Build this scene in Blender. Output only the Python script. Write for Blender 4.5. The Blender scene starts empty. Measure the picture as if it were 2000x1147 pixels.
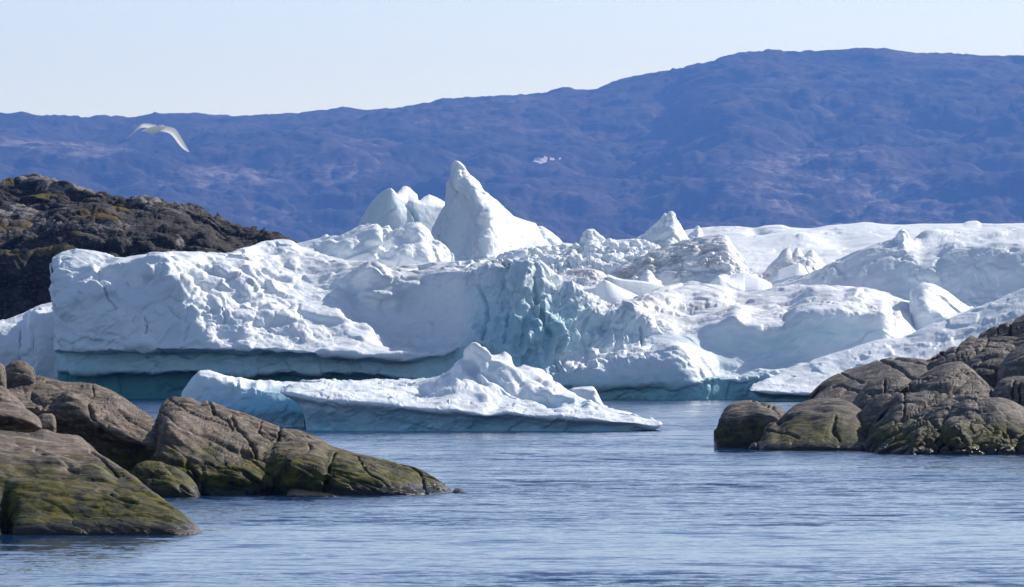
import bpy, math, random
import numpy as np

sc = bpy.context.scene
COL = sc.collection
random.seed(7)
F, H, HY, CX = 10000.0, 12.0, 640.0, 1000.0      # lens (pixels of a 2000 px frame), eye height, horizon row, centre column
SUN_AZ, SUN_EL = math.radians(50), math.radians(35)

# ------------------------------------------------------------------ noise
_P = np.random.RandomState(3).permutation(256).astype(np.int32)
_P = np.concatenate([_P, _P, _P])
_G = np.random.RandomState(5).normal(size=(256, 3)).astype(np.float32)
_G /= np.linalg.norm(_G, axis=1)[:, None]
_J = np.random.RandomState(11).rand(256, 4).astype(np.float32)

def perlin(p, seed=0):
    p = p + np.float32(seed * 17.31)
    i = np.floor(p).astype(np.int32)
    f = (p - i).astype(np.float32)
    i &= 255
    u = f * f * f * (f * (f * 6 - 15) + 10)
    r = 0
    for dx in (0, 1):
        wx = u[:, 0] if dx else 1 - u[:, 0]
        a = _P[(i[:, 0] + dx) & 255]
        for dy in (0, 1):
            wy = u[:, 1] if dy else 1 - u[:, 1]
            b = _P[a + ((i[:, 1] + dy) & 255)]
            for dz in (0, 1):
                wz = u[:, 2] if dz else 1 - u[:, 2]
                g = _G[_P[b + ((i[:, 2] + dz) & 255)]]
                d = g[:, 0] * (f[:, 0] - dx) + g[:, 1] * (f[:, 1] - dy) + g[:, 2] * (f[:, 2] - dz)
                r = r + wx * wy * wz * d
    return r * 1.6

def fbm(p, octv=4, seed=0, gain=.5, kind='n'):
    r = 0; a = 1.0; s = 1.0; t = 0
    for o in range(octv):
        n = perlin(p * np.float32(s), seed + o)
        if kind == 'r': n = 1 - 2 * np.abs(n)
        elif kind == 'b': n = 2 * np.abs(n) - .5
        r = r + a * n; t += a; a *= gain; s *= 2.03
    return r / t

def worley(p, seed=0):
    """distance to nearest and second nearest cell point, and the nearest cell's random value"""
    p = p + np.float32(seed * 9.7)
    i = np.floor(p).astype(np.int32)
    f = (p - i).astype(np.float32)
    d1 = np.full(len(p), 9, np.float32); d2 = d1.copy(); v = np.zeros(len(p), np.float32)
    for dx in (-1, 0, 1):
        for dy in (-1, 0, 1):
            for dz in (-1, 0, 1):
                h = _P[_P[_P[(i[:, 0] + dx) & 255] + ((i[:, 1] + dy) & 255)] + ((i[:, 2] + dz) & 255)]
                j = _J[h]
                d = np.sqrt((dx + j[:, 0] - f[:, 0]) ** 2 + (dy + j[:, 1] - f[:, 1]) ** 2 + (dz + j[:, 2] - f[:, 2]) ** 2)
                m = d < d1
                d2 = np.where(m, d1, np.minimum(d2, d))
                v = np.where(m, j[:, 3], v)
                d1 = np.where(m, d, d1)
    return d1, d2, v

def facets(p, seed=0):
    """broken planes: every cell is a flat face with its own tilt"""
    p = p + np.float32(seed * 9.7)
    i = np.floor(p).astype(np.int32)
    f = (p - i).astype(np.float32)
    W = np.zeros(len(p), np.float32); r = np.zeros(len(p), np.float32)
    for dx in (-1, 0, 1):
        for dy in (-1, 0, 1):
            for dz in (-1, 0, 1):
                h = _P[_P[_P[(i[:, 0] + dx) & 255] + ((i[:, 1] + dy) & 255)] + ((i[:, 2] + dz) & 255)]
                j = _J[h]; g = _G[_P[h + 7]]
                vx, vy, vz = dx + j[:, 0] - f[:, 0], dy + j[:, 1] - f[:, 1], dz + j[:, 2] - f[:, 2]
                w = np.exp(-34 * (vx*vx + vy*vy + vz*vz)) + 1e-12
                r += w * ((g[:, 0]*vx + g[:, 1]*vy + g[:, 2]*vz) * 1.1 + (j[:, 3] - .5) * .35)
                W += w
    return r / W

# ------------------------------------------------------------------ interpolation
def pchip(xk, yk, x):
    """monotone cubic; yk may be (K, ...)"""
    xk = np.asarray(xk, float); yk = np.asarray(yk, float); x = np.asarray(x, float)
    if len(xk) == 1: return np.broadcast_to(yk[0], x.shape + yk.shape[1:]).copy()
    sh = (-1,) + (1,) * (yk.ndim - 1)
    h = np.diff(xk).reshape(sh); d = np.diff(yk, axis=0) / h
    m = np.zeros_like(yk)
    if len(xk) > 2:
        a, b = d[:-1], d[1:]
        w1, w2 = 2 * h[1:] + h[:-1], h[1:] + 2 * h[:-1]
        ok = a * b > 0
        with np.errstate(all='ignore'):
            hm = (w1 + w2) / (w1 / np.where(ok, a, 1) + w2 / np.where(ok, b, 1))
        m[1:-1] = np.where(ok, hm, 0)
    m[0] = d[0]; m[-1] = d[-1]
    k = np.clip(np.searchsorted(xk, x, side='right') - 1, 0, len(xk) - 2)
    hh = np.diff(xk)[k]; t = np.clip((x - xk[k]) / hh, 0, 1)
    t = t.reshape(sh); hh = hh.reshape(sh)
    t2, t3 = t * t, t * t * t
    return (2*t3 - 3*t2 + 1) * yk[k] + (t3 - 2*t2 + t) * hh * m[k] + (-2*t3 + 3*t2) * yk[k+1] + (t3 - t2) * hh * m[k+1]

def curve(v, px, lin=False):
    """a constant, or knots 'x:y x:y ...' / [(x, y)] sampled at px"""
    if isinstance(v, (int, float)): return np.full(len(px), float(v))
    if isinstance(v, str): v = [tuple(map(float, s.split(':'))) for s in v.split()]
    if lin: return np.interp(px, [a for a, b in v], [b for a, b in v])
    return pchip([a for a, b in v], [b for a, b in v], px)

def knots(v): return [tuple(map(float, s.split(':'))) for s in v.split()]

def pix(v):
    return CX + F * v[:, 0] / v[:, 1], HY - F * (v[:, 2] - H) / v[:, 1]

# ------------------------------------------------------------------ lofted bodies
class Loft:
    """A closed body from contour lines that run front waterline -> crest -> back waterline.
    Each line: dict(y=rows or z=height, Y=distance, x=(first, last) column, n=rows of mesh to the next line, attrs)."""
    def __init__(s, lines, nu, taper=8, x=None, lin=False, rim=7):
        K = len(lines); u = np.linspace(0, 1, nu)
        if taper: u = .7 * u + .3 * (1 - np.cos(np.pi * u)) / 2
        P = np.zeros((K, nu, 6)); px = np.zeros((K, nu)); Y = np.zeros((K, nu))
        for k, L in enumerate(lines):
            if 'x' in L: x0, x1 = L['x']
            elif isinstance(L.get('y'), str) and not x:
                kk = knots(L['y']); x0, x1 = kk[0][0], kk[-1][0]
            else: x0, x1 = x
            px[k] = x0 + u * (x1 - x0)
            Y[k] = curve(L['Y'], px[k])
        mid = .5 * (Y[0] + Y[-1])
        tp = np.clip(1 - np.abs(2*u - 1) ** taper, 0, 1) ** (1 / taper) if taper else np.ones(nu)
        Y = mid + (Y - mid) * tp
        for k, L in enumerate(lines):
            P[k, :, 0] = (px[k] - CX) * Y[k] / F
            P[k, :, 1] = Y[k]
            P[k, :, 2] = curve(L['z'], px[k]) if 'z' in L else H - (curve(L['y'], px[k], lin) - HY) * Y[k] / F
            P[k, :, 3] = curve(L.get('amp', 1), px[k])
            P[k, :, 4] = curve(L.get('teal', 0), px[k])
            P[k, :, 5] = curve(L.get('dirt', 0), px[k])
        t = [0.0]
        for k in range(K - 1):
            n = lines[k].get('n', 12)
            t += [k + (j + 1) / n for j in range(n)]
        t = np.array(t); G = pchip(np.arange(K), P, t)
        if lin:
            i = np.clip(t.astype(int), 0, K - 2); w = (t - i)[:, None, None]; G = .25 * G + .75 * (P[i] * (1 - w) + P[i + 1] * w)
        s.nk, s.nu = G.shape[:2]
        s.v = G[:, :, :3].reshape(-1, 3).astype(np.float32)
        s.amp = G[:, :, 3].reshape(-1).astype(np.float32)
        s.at = {'teal': G[:, :, 4].reshape(-1).astype(np.float32), 'dirt': G[:, :, 5].reshape(-1).astype(np.float32)}
        e = np.clip(np.minimum(u, 1 - u) * nu / rim, .1, 1) if taper else np.ones(nu)
        s.amp = (G[:, :, 3] * (e * e * (3 - 2 * e))[None]).reshape(-1).astype(np.float32)
        s.edge = np.broadcast_to(e * e * (3 - 2 * e), (s.nk, s.nu)).reshape(-1).astype(np.float32)
        s.px0, s.py0 = pix(s.v)
    def normals(s):
        g = s.v.reshape(s.nk, s.nu, 3)
        a = np.gradient(g, axis=1); b = np.gradient(g, axis=0)
        n = np.cross(a, b).reshape(-1, 3)
        l = np.linalg.norm(n, axis=1)[:, None]
        return np.where(l > 1e-9, n / np.maximum(l, 1e-9), np.array([0, 0, 1], np.float32)).astype(np.float32)
    def smooth_normals(s, it=3):
        n = s.normals().reshape(s.nk, s.nu, 3)
        for _ in range(it):
            for ax in (0, 1):
                q = np.pad(n, [(1, 1) if i == ax else (0, 0) for i in range(3)], mode='edge')
                n = (np.take(q, range(0, n.shape[ax]), ax) + 2 * n + np.take(q, range(2, n.shape[ax] + 2), ax)) / 4
        n = n.reshape(-1, 3)
        return n / np.maximum(np.linalg.norm(n, axis=1)[:, None], 1e-9)
    def push(s, d, it=3):
        s.v = s.v + s.smooth_normals(it) * (d * s.amp)[:, None].astype(np.float32)
        return s
    def noise(s, kind, size, amp, st=(1, 1, 1), octv=4, seed=0, rot=0, gain=.5, it=3, clip=None):
        q = s.v
        if rot:                                           # turn about the viewing axis before stretching
            c, w = math.cos(math.radians(rot)), math.sin(math.radians(rot))
            q = np.stack([q[:, 0]*c + q[:, 2]*w, q[:, 1], -q[:, 0]*w + q[:, 2]*c], 1)
        q = (q / (size * np.array(st, np.float32))).astype(np.float32)
        if kind == 'scallop':
            w = np.stack([perlin(q * .9, seed + 5), perlin(q * .9, seed + 6), perlin(q * .9, seed + 7)], 1) * .35
            d1, d2, v = worley(q + w, seed); d = (d1 * d1 - .25) * 1.6
        elif kind == 'facet':
            w = np.stack([perlin(q * 1.1, seed + 5), perlin(q * 1.1, seed + 6), perlin(q * 1.1, seed + 7)], 1) * .22
            d = facets(q + w, seed)
        elif kind == 'chunk':
            d1, d2, v = worley(q, seed); d = (v - .5) * 1.2 - d1 * .9 + .4
        elif kind == 'pillow':
            w = np.stack([perlin(q * .7, seed + 5), perlin(q * .7, seed + 6), perlin(q * .7, seed + 7)], 1) * .5
            d1, d2, v = worley(q + w, seed)
            e = np.clip((d2 - d1) / .3, 0, 1); d = np.sqrt(e) * .9 + (v - .5) * .5 - .6
        elif kind == 'crack':
            w = np.stack([perlin(q * 1.3, seed + 5), perlin(q * 1.3, seed + 6), perlin(q * 1.3, seed + 7)], 1) * .35
            d1, d2, v = worley(q + w, seed); d = -np.exp(-((d2 - d1) / .05) ** 2) + (v - .5) * .25
        else:
            d = fbm(q, octv, seed, gain, {'fbm': 'n', 'ridge': 'r', 'billow': 'b'}[kind])
        if clip: d = np.clip(d, *clip)
        s.v = s.v + s.smooth_normals(it) * (d * amp * s.amp)[:, None].astype(np.float32)
        return s
    def bumps(s, lst):
        """knobs and hollows: (column, row, radius x, radius y, lift in metres along the surface normal)"""
        px, py = s.px0, s.py0
        d = np.zeros(len(s.v), np.float32)
        for b in lst:
            r2 = ((px - b[0]) / b[2]) ** 2 + ((py - b[1]) / b[3]) ** 2
            d += b[4] * np.exp(-r2 * 1.2)
        s.v = s.v + s.smooth_normals(6) * (d * s.edge)[:, None]
        return s
    def cracks(s, lst, warp=2.0):
        """carved clefts along polylines: (points, half width px, depth m)"""
        px, py = s.px0, s.py0
        q = (s.v / 1.2).astype(np.float32)
        px = px + perlin(q, 41) * warp; py = py + perlin(q, 42) * warp
        d = np.zeros(len(s.v), np.float32)
        for pts, w, dep in lst:
            best = np.full(len(px), 1e9)
            for (ax, ay), (bx, by) in zip(pts[:-1], pts[1:]):
                vx, vy = bx - ax, by - ay
                t = np.clip(((px - ax) * vx + (py - ay) * vy) / (vx*vx + vy*vy), 0, 1)
                best = np.minimum(best, np.hypot(px - ax - t * vx, py - ay - t * vy))
            d -= dep * np.exp(-(best / w) ** 2).astype(np.float32)
        s.v = s.v + s.smooth_normals(3) * (d * s.edge)[:, None]
        return s
    def spots(s, name, lst, size=1.0, rag=.5, base=0):
        px, py = s.px0, s.py0
        n = fbm((s.v / size).astype(np.float32), 4, 77)
        a = s.at.get(name, np.zeros(len(s.v), np.float32)).copy() + base
        for b in lst:
            r = np.sqrt(((px - b[0]) / b[2]) ** 2 + ((py - b[1]) / b[3]) ** 2) + n * rag
            a = np.maximum(a, (b[4] if len(b) > 4 else 1) * np.clip((1.15 - r) / .3, 0, 1))
        s.at[name] = a.astype(np.float32)
        return s
    def fit(s, row, win=25, most=45):
        """bring the crest back to its traced height after the relief has been added"""
        px, py = pix(s.v)
        lo, hi = px.min(), px.max(); nb = max(12, int((hi - lo) / 3))
        b = np.clip(((px - lo) / (hi - lo) * nb).astype(int), 0, nb - 1)
        top = np.full(nb, 1e9); np.minimum.at(top, b, py)
        xb = lo + (np.arange(nb) + .5) * (hi - lo) / nb
        tgt = curve(row, xb)
        d = np.clip(np.where(top < 1e8, top - tgt, 0), -most, most)
        m = max(2, nb // 25); d[:m] = d[m]; d[-m:] = d[-m - 1]
        k = np.hanning(max(3, int(win / 3) * 2 + 1)); k /= k.sum()
        n = len(k) // 2
        d = np.convolve(np.pad(d, n, mode='edge'), k, 'valid')
        t = np.interp(px, xb, tgt); dd = np.interp(px, xb, d)
        w = np.clip(1 - (py - t) / 90, 0, 1)
        s.v[:, 2] += (dd * w * np.clip(np.minimum(px - lo, hi - px) / 12, 0, 1) * s.v[:, 1] / F).astype(np.float32)
        return s
    def build(s, name, mat, label=None, cat=None, group=None, kind=None, parent=None):
        v = s.v; nk, nu = s.nk, s.nu
        base = np.array([v[:, 0].mean(), v[:, 1].mean(), max(0.0, v[:, 2].min())], np.float32)
        if parent is not None: base = np.array(parent.location, np.float32)
        i = np.arange(nk * nu).reshape(nk, nu)
        q = np.stack([i[:-1, :-1], i[:-1, 1:], i[1:, 1:], i[1:, :-1]], -1).reshape(-1, 4)
        o = mesh_obj(name, v - base, q, mat, s.at, parent)
        if parent is None: o.location = base
        tag(o, label, cat, group, kind)
        return o

def mesh_obj(name, v, q, mat, at=None, parent=None, smooth=True):
    me = bpy.data.meshes.new(name)
    me.vertices.add(len(v)); me.vertices.foreach_set('co', np.ascontiguousarray(v, np.float32).ravel())
    n = q.shape[1]
    me.loops.add(q.size); me.loops.foreach_set('vertex_index', np.ascontiguousarray(q, np.int32).ravel())
    me.polygons.add(len(q))
    me.polygons.foreach_set('loop_start', np.arange(0, q.size, n, dtype=np.int32))
    me.update(calc_edges=True)
    if smooth: me.polygons.foreach_set('use_smooth', np.ones(len(q), bool))
    for k, a in (at or {}).items():
        x = me.attributes.new(k, 'FLOAT', 'POINT'); x.data.foreach_set('value', np.ascontiguousarray(a, np.float32))
    me.materials.append(mat); me.validate()
    o = bpy.data.objects.new(name, me); COL.objects.link(o)
    if parent is not None: o.parent = parent
    return o

GROUPS = {'iceberg': 'icebergs packed together across the fjord', 'ice block': 'blocks of ice lying among the icebergs', 'rock': 'bare rocks along the shore'}
def tag(o, label=None, cat=None, group=None, kind=None):
    group = group or GROUPS.get(cat)
    if label: o['label'] = label
    if cat: o['category'] = cat
    if group: o['group'] = group
    if kind: o['kind'] = kind

# ------------------------------------------------------------------ materials
class N:
    def __init__(s, name):
        s.m = bpy.data.materials.new(name); s.m.use_nodes = True
        s.t = s.m.node_tree; s.t.nodes.clear()
        s.out = s.t.nodes.new('ShaderNodeOutputMaterial')
        s.co = s.t.nodes.new('ShaderNodeTexCoord').outputs['Object']
        s.p = None
    def node(s, ty, **kw):
        n = s.t.nodes.new(ty)
        for k, v in kw.items(): setattr(n, k, v)
        return n
    def put(s, sock, v):
        if v is None: return
        if isinstance(v, bpy.types.NodeSocket): s.t.links.new(v, sock)
        else: sock.default_value = v
    def noise(s, scale, detail=5, rough=.55, st=None, rot=(0, 0, 0), co=None, dist=0.0, ty='FBM'):
        v = co or s.co
        if st or rot != (0, 0, 0):
            mp = s.node('ShaderNodeMapping'); s.put(mp.inputs['Vector'], v)
            mp.inputs['Rotation'].default_value = rot
            if st: mp.inputs['Scale'].default_value = st
            v = mp.outputs[0]
        n = s.node('ShaderNodeTexNoise'); n.noise_type = ty
        s.put(n.inputs['Vector'], v); n.inputs['Scale'].default_value = scale
        n.inputs['Detail'].default_value = detail; n.inputs['Roughness'].default_value = rough
        n.inputs['Distortion'].default_value = dist
        return n.outputs['Fac']
    def ramp(s, f, a, b, lo=0, hi=1):
        n = s.node('ShaderNodeMapRange'); n.interpolation_type = 'SMOOTHSTEP'
        s.put(n.inputs[0], f)
        for i, v in zip((1, 2, 3, 4), (a, b, lo, hi)): n.inputs[i].default_value = v
        return n.outputs[0]
    def math(s, op, a, b=0.0):
        n = s.node('ShaderNodeMath'); n.operation = op; s.put(n.inputs[0], a); s.put(n.inputs[1], b)
        return n.outputs[0]
    def mix(s, f, a, b):
        n = s.node('ShaderNodeMix'); n.data_type = 'RGBA'
        s.put(n.inputs[0], f)
        for i, v in ((6, a), (7, b)): s.put(n.inputs[i], (*v, 1) if isinstance(v, tuple) else v)
        return n.outputs[2]
    def attr(s, name):
        n = s.node('ShaderNodeAttribute'); n.attribute_name = name; return n.outputs['Fac']
    def bump(s, h, strength, dist, nrm=None):
        n = s.node('ShaderNodeBump'); n.inputs['Strength'].default_value = strength
        n.inputs['Distance'].default_value = dist; s.put(n.inputs['Height'], h)
        if nrm is not None: s.put(n.inputs['Normal'], nrm)
        return n.outputs[0]
    def height(s):
        g = s.node('ShaderNodeNewGeometry'); x = s.node('ShaderNodeSeparateXYZ')
        s.put(x.inputs[0], g.outputs['Position']); return x.outputs['Z']
    def normz(s):
        g = s.node('ShaderNodeNewGeometry'); x = s.node('ShaderNodeSeparateXYZ')
        s.put(x.inputs[0], g.outputs['True Normal']); return x.outputs['Z']
    def bsdf(s, col, rough, nrm=None, spec=.3, **kw):
        b = s.node('ShaderNodeBsdfPrincipled')
        s.put(b.inputs['Base Color'], (*col, 1) if isinstance(col, tuple) else col)
        s.put(b.inputs['Roughness'], rough); b.inputs['Specular IOR Level'].default_value = spec
        if nrm is not None: s.put(b.inputs['Normal'], nrm)
        for k, v in kw.items(): s.put(b.inputs[k.replace('_', ' ')], v)
        s.t.links.new(b.outputs[0], s.out.inputs['Surface']); return s.m

def ice_material(name, snow=(.80, .83, .86), teal=(.30, .56, .62), dirt=(.33, .29, .26), grain=1.0):
    n = N(name)
    n1 = n.noise(.16, 6, .6); n2 = n.noise(.9, 6, .65); n3 = n.noise(5.0 * grain, 5, .6)
    c = n.mix(n.ramp(n1, .35, .65), snow, (snow[0]*.93, snow[1]*.955, snow[2]*.98))
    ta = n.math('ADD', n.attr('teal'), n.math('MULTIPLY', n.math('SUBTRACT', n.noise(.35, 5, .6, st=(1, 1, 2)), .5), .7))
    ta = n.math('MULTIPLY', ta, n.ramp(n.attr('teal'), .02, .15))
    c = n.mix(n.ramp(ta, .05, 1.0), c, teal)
    c = n.mix(n.ramp(n.math('ADD', n.attr('teal'), n.math('MULTIPLY', n.math('SUBTRACT', n2, .5), .6)), 1.1, 1.7), c, (.085, .27, .32))  # deepest teal: wet blue ice with the undercut's shade put into its colour
    da = n.math('MULTIPLY', n.attr('dirt'), n.ramp(n.math('ADD', n.math('MULTIPLY', n.noise(.7, 7, .68, st=(.5, .7, 1.8), rot=(0, .3, 0)), .65), n.math('MULTIPLY', n1, .35)), .44, .60))
    c = n.mix(n.math('MULTIPLY', da, .75), c, dirt)
    b = n.bump(n2, .45, .22); b = n.bump(n3, .45, .05, b)
    return n.bsdf(c, .55, b, .25)

def rock_material(name, cols, algae=1.0, wet=1.0, strata=(25, .25), top=3.0):
    """cols: dark, mid, light, pink tones; algae film up to a height (m); wet band at the waterline"""
    n = N(name)
    rot = (0, math.radians(strata[0]), 0)
    big = n.noise(.35, 6, .6); mid = n.noise(1.6, 7, .65)
    lay = n.noise(1.3, 8, .65, st=(.22, .5, 2.2), rot=rot, dist=.4); fine = n.noise(9, 6, .7, st=(.5, 1, 1.6), rot=rot)
    c = n.mix(n.ramp(lay, .32, .66), cols[0], cols[1])
    c = n.mix(n.ramp(n.math('ADD', n.math('MULTIPLY', mid, .5), n.math('MULTIPLY', lay, .5)), .5, .68), c, cols[2])
    c = n.mix(n.ramp(big, .52, .70, 0, .7), c, cols[3])
    c = n.mix(n.ramp(n.math('ADD', n.math('MULTIPLY', fine, .5), n.math('MULTIPLY', mid, .5)), .52, .62, 0, .45), c, (cols[2][0]*1.25, cols[2][1]*1.2, cols[2][2]*1.15))
    c = n.mix(n.ramp(n.noise(2.4, 8, .7, st=(.16, .5, 3.0), rot=rot), .55, .68, 0, .75), c, (cols[0][0]*.3, cols[0][1]*.3, cols[0][2]*.3))
    c = n.mix(n.ramp(fine, .60, .75, 0, .55), c, (cols[0][0]*.4, cols[0][1]*.4, cols[0][2]*.4))
    z = n.height()
    edge = n.math('ADD', n.math('DIVIDE', z, top), n.math('MULTIPLY', n.math('SUBTRACT', n.noise(.55, 7, .68, st=(1, 1, .6), rot=rot), .5), 2.0))
    if algae:
        g = n.mix(n.ramp(n.noise(.8, 6, .65, dist=.6), .40, .62), (.020, .026, .008), (.12, .105, .010))
        g = n.mix(n.ramp(n.noise(1.1, 6, .6, st=(.5, .5, 1.6), rot=rot), .52, .68), g, (.085, .072, .045))
        c = n.mix(n.ramp(edge, 1.1, .45, 0, algae), c, g)
    rgh = .72
    if wet:
        wz = n.math('ADD', z, n.math('MULTIPLY', n.math('SUBTRACT', n.noise(2.2, 5, .6), .5), .9))
        w = n.ramp(wz, .95, .40)
        c = n.mix(n.math('MULTIPLY', w, .85 * wet), c, (.020, .017, .014))
        r = n.node('ShaderNodeMapRange'); n.put(r.inputs[0], w); r.inputs[3].default_value = .72; r.inputs[4].default_value = .22
        rgh = r.outputs[0]
    b = n.bump(lay, .8, .28); b = n.bump(mid, .45, .12, b); b = n.bump(fine, .5, .03, b)
    return n.bsdf(c, rgh, b, .22)

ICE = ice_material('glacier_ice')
ICE_CLEAN = ice_material('clean_snow_ice', (.82, .85, .87), (.38, .66, .74))
ICE_BLUE = ice_material('blue_ice', (.80, .84, .87), (.30, .62, .76), grain=1.4)
ICE_DIRTY = ice_material('dirty_ice', (.76, .77, .79), dirt=(.30, .255, .22))
ROCK = rock_material('gneiss', ((.062, .050, .040), (.165, .130, .096), (.35, .28, .21), (.28, .20, .15)), top=3.9)
ROCK_NEAR = rock_material('mossy_gneiss', ((.10, .08, .064), (.22, .175, .135), (.42, .34, .27), (.42, .28, .22)), top=5.0)
ROCK_GREY = rock_material('grey_gneiss', ((.068, .060, .053), (.14, .122, .104), (.33, .29, .25), (.21, .172, .14)), algae=.85, strata=(-35, .25), top=3.4)

def hill_material():
    n = N('dark_hill_rock')
    r20 = (0, math.radians(22), 0)
    a = n.noise(.05, 7, .65); b = n.noise(.28, 9, .72, st=(.6, 1, 1.6), rot=r20); f = n.noise(1.6, 8, .75, st=(.7, 1, 1.3), rot=r20)
    c = n.mix(n.ramp(b, .36, .62), (.010, .010, .011), (.060, .053, .049))
    c = n.mix(n.ramp(f, .50, .66, 0, .85), c, (.16, .145, .135))
    c = n.mix(n.ramp(n.math('ADD', n.math('MULTIPLY', f, .6), n.math('MULTIPLY', a, .4)), .55, .64, 0, .9), c, (.34, .315, .30))
    pl = n.math('MULTIPLY', n.attr('pale'), n.math('ADD', n.math('MULTIPLY', f, 1.6), n.math('SUBTRACT', b, .75)))
    c = n.mix(n.ramp(pl, .30, .65, 0, .9), c, (.33, .305, .285))
    c = n.mix(n.math('MULTIPLY', n.ramp(n.math('ADD', n.attr('moss'), n.math('MULTIPLY', n.math('SUBTRACT', n.noise(.5, 7, .72), .5), 2.2)), .4, .7), .92), c,
              n.mix(n.ramp(n.noise(.35, 5, .6), .42, .58), (.125, .105, .012), (.15, .085, .035)))
    bp = n.bump(b, .9, 1.6); bp = n.bump(f, .8, .4, bp)
    return n.bsdf(c, .85, bp, .2)
HILL = hill_material()

def mountain_material():
    n = N('mountain_tundra')
    a = n.noise(.00053, 8, .62); b = n.noise(.0023, 9, .68, st=(.7, .5, 1.5)); f = n.noise(.0117, 7, .7, st=(.6, .6, 1.4))
    c = n.mix(n.ramp(a, .38, .62), (.012, .017, .014), (.040, .034, .026))
    c = n.mix(n.ramp(b, .42, .62, 0, .8), c, (.066, .054, .046))
    p = n.math('ADD', n.math('MULTIPLY', b, .5), n.math('MULTIPLY', f, .5))
    p = n.math('ADD', p, n.math('MULTIPLY', n.attr('pale'), .10))
    c = n.mix(n.ramp(p, .56, .70, 0, .9), c, (.23, .215, .205))
    c = n.mix(n.ramp(n.math('ADD', n.attr('snow'), n.math('MULTIPLY', n.math('SUBTRACT', f, .5), 1.2)), .5, .7), c, (.62, .61, .63))
    bp = n.bump(b, .6, 110); bp = n.bump(f, .6, 24, bp)
    return n.bsdf(c, .9, bp, .1)
MOUNT = mountain_material()

def water_material():
    n = N('sea_water')
    co = n.co
    patch = n.math('MULTIPLY', n.ramp(n.noise(.02, 5, .65, st=(.35, 1, 1), dist=.6), .36, .64, .42, 1.4), n.ramp(n.noise(.10, 4, .6, st=(.4, 1, 1), dist=.5), .34, .66, .6, 1.35))
    tot = None
    for sc_, st, amp in ((.05, (.5, 1, 1), .10), (.22, (.55, 1, 1), .17), (.8, (.5, 1, 1), .22), (3.0, (.6, 1, 1), .12)):
        mp = n.node('ShaderNodeMapping'); n.put(mp.inputs['Vector'], co); mp.inputs['Scale'].default_value = st
        t = n.node('ShaderNodeTexNoise'); n.put(t.inputs['Vector'], mp.outputs[0]); t.inputs['Scale'].default_value = sc_
        t.inputs['Detail'].default_value = 3; t.inputs['Roughness'].default_value = .5
        v = n.node('ShaderNodeVectorMath'); v.operation = 'SUBTRACT'; n.put(v.inputs[0], t.outputs['Color']); v.inputs[1].default_value = (.5, .5, .5)
        m = n.node('ShaderNodeVectorMath'); m.operation = 'SCALE'; n.put(m.inputs[0], v.outputs[0]); m.inputs['Scale'].default_value = amp * WAVE
        if tot is None: tot = m.outputs[0]
        else:
            a = n.node('ShaderNodeVectorMath'); a.operation = 'ADD'; n.put(a.inputs[0], tot); n.put(a.inputs[1], m.outputs[0]); tot = a.outputs[0]
    m = n.node('ShaderNodeVectorMath'); m.operation = 'SCALE'; n.put(m.inputs[0], tot); n.put(m.inputs['Scale'], patch)
    x = n.node('ShaderNodeSeparateXYZ'); n.put(x.inputs[0], m.outputs[0])
    c = n.node('ShaderNodeCombineXYZ'); n.put(c.inputs[0], x.outputs[0]); n.put(c.inputs[1], n.math('SUBTRACT', n.math('MULTIPLY', n.math('ABSOLUTE', x.outputs[1]), -2.6), .010)); c.inputs[2].default_value = 1
    v = n.node('ShaderNodeVectorMath'); v.operation = 'NORMALIZE'; n.put(v.inputs[0], c.outputs[0])
    return n.bsdf((.006, .038, .11), .05, v.outputs[0], .5, IOR=1.333)
WAVE = 1.25
WATER = water_material()

# ------------------------------------------------------------------ world, light, camera, air
def sky_and_light():
    w = bpy.data.worlds.new('World'); sc.world = w; w.use_nodes = True
    t = w.node_tree; bg = t.nodes['Background']
    s = t.nodes.new('ShaderNodeTexSky'); s.sky_type = 'NISHITA'; s.sun_disc = False
    s.sun_elevation = SUN_EL; s.sun_rotation = SUN_AZ
    s.altitude = 0; s.air_density = .72; s.dust_density = .6; s.ozone_density = .9
    t.links.new(s.outputs[0], bg.inputs[0]); bg.inputs[1].default_value = .14
    l = bpy.data.lights.new('sun', 'SUN'); l.energy = 4.9; l.angle = math.radians(.5); l.color = (1, .95, .89)
    o = bpy.data.objects.new('sun', l); COL.objects.link(o)
    o.rotation_euler = (math.pi/2 - SUN_EL, 0, math.pi - SUN_AZ); o.location = (300, 300, 400)

def camera():
    c = bpy.data.cameras.new('camera'); o = bpy.data.objects.new('camera', c); COL.objects.link(o)
    c.sensor_width = 36; c.lens = 36 * F / 2000; c.shift_y = (HY - 573.5) / 2000
    c.clip_start = 1; c.clip_end = 90000
    o.location = (0, 0, H); o.rotation_euler = (math.pi/2, 0, 0)
    c.dof.use_dof = True; c.dof.focus_distance = 900; c.dof.aperture_fstop = .18 / .04
    sc.camera = o

HAZE_D, HAZE_C = 1.95e-5, (.15, .36, 1.0)
def haze():
    x0, x1, y0, y1, z0, z1 = -16000, 16000, -900, 43600, -7, 2350
    v = np.array([(x, y, z) for z in (z0, z1) for y in (y0, y1) for x in (x0, x1)], np.float32)
    q = np.array([(0, 2, 3, 1), (4, 5, 7, 6), (0, 1, 5, 4), (2, 6, 7, 3), (0, 4, 6, 2), (1, 3, 7, 5)])
    m = bpy.data.materials.new('air'); m.use_nodes = True; t = m.node_tree; t.nodes.clear()
    out = t.nodes.new('ShaderNodeOutputMaterial'); p = t.nodes.new('ShaderNodeVolumePrincipled')
    p.inputs['Color'].default_value = (*HAZE_C, 1); p.inputs['Density'].default_value = HAZE_D
    p.inputs['Anisotropy'].default_value = .2
    p.inputs['Absorption Color'].default_value = (.50, .36, .34, 1)
    t.links.new(p.outputs[0], out.inputs['Volume'])
    o = mesh_obj('haze', v, q, m, smooth=False); tag(o, 'thin blue air that fades the far mountain', 'haze', kind='stuff')

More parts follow.
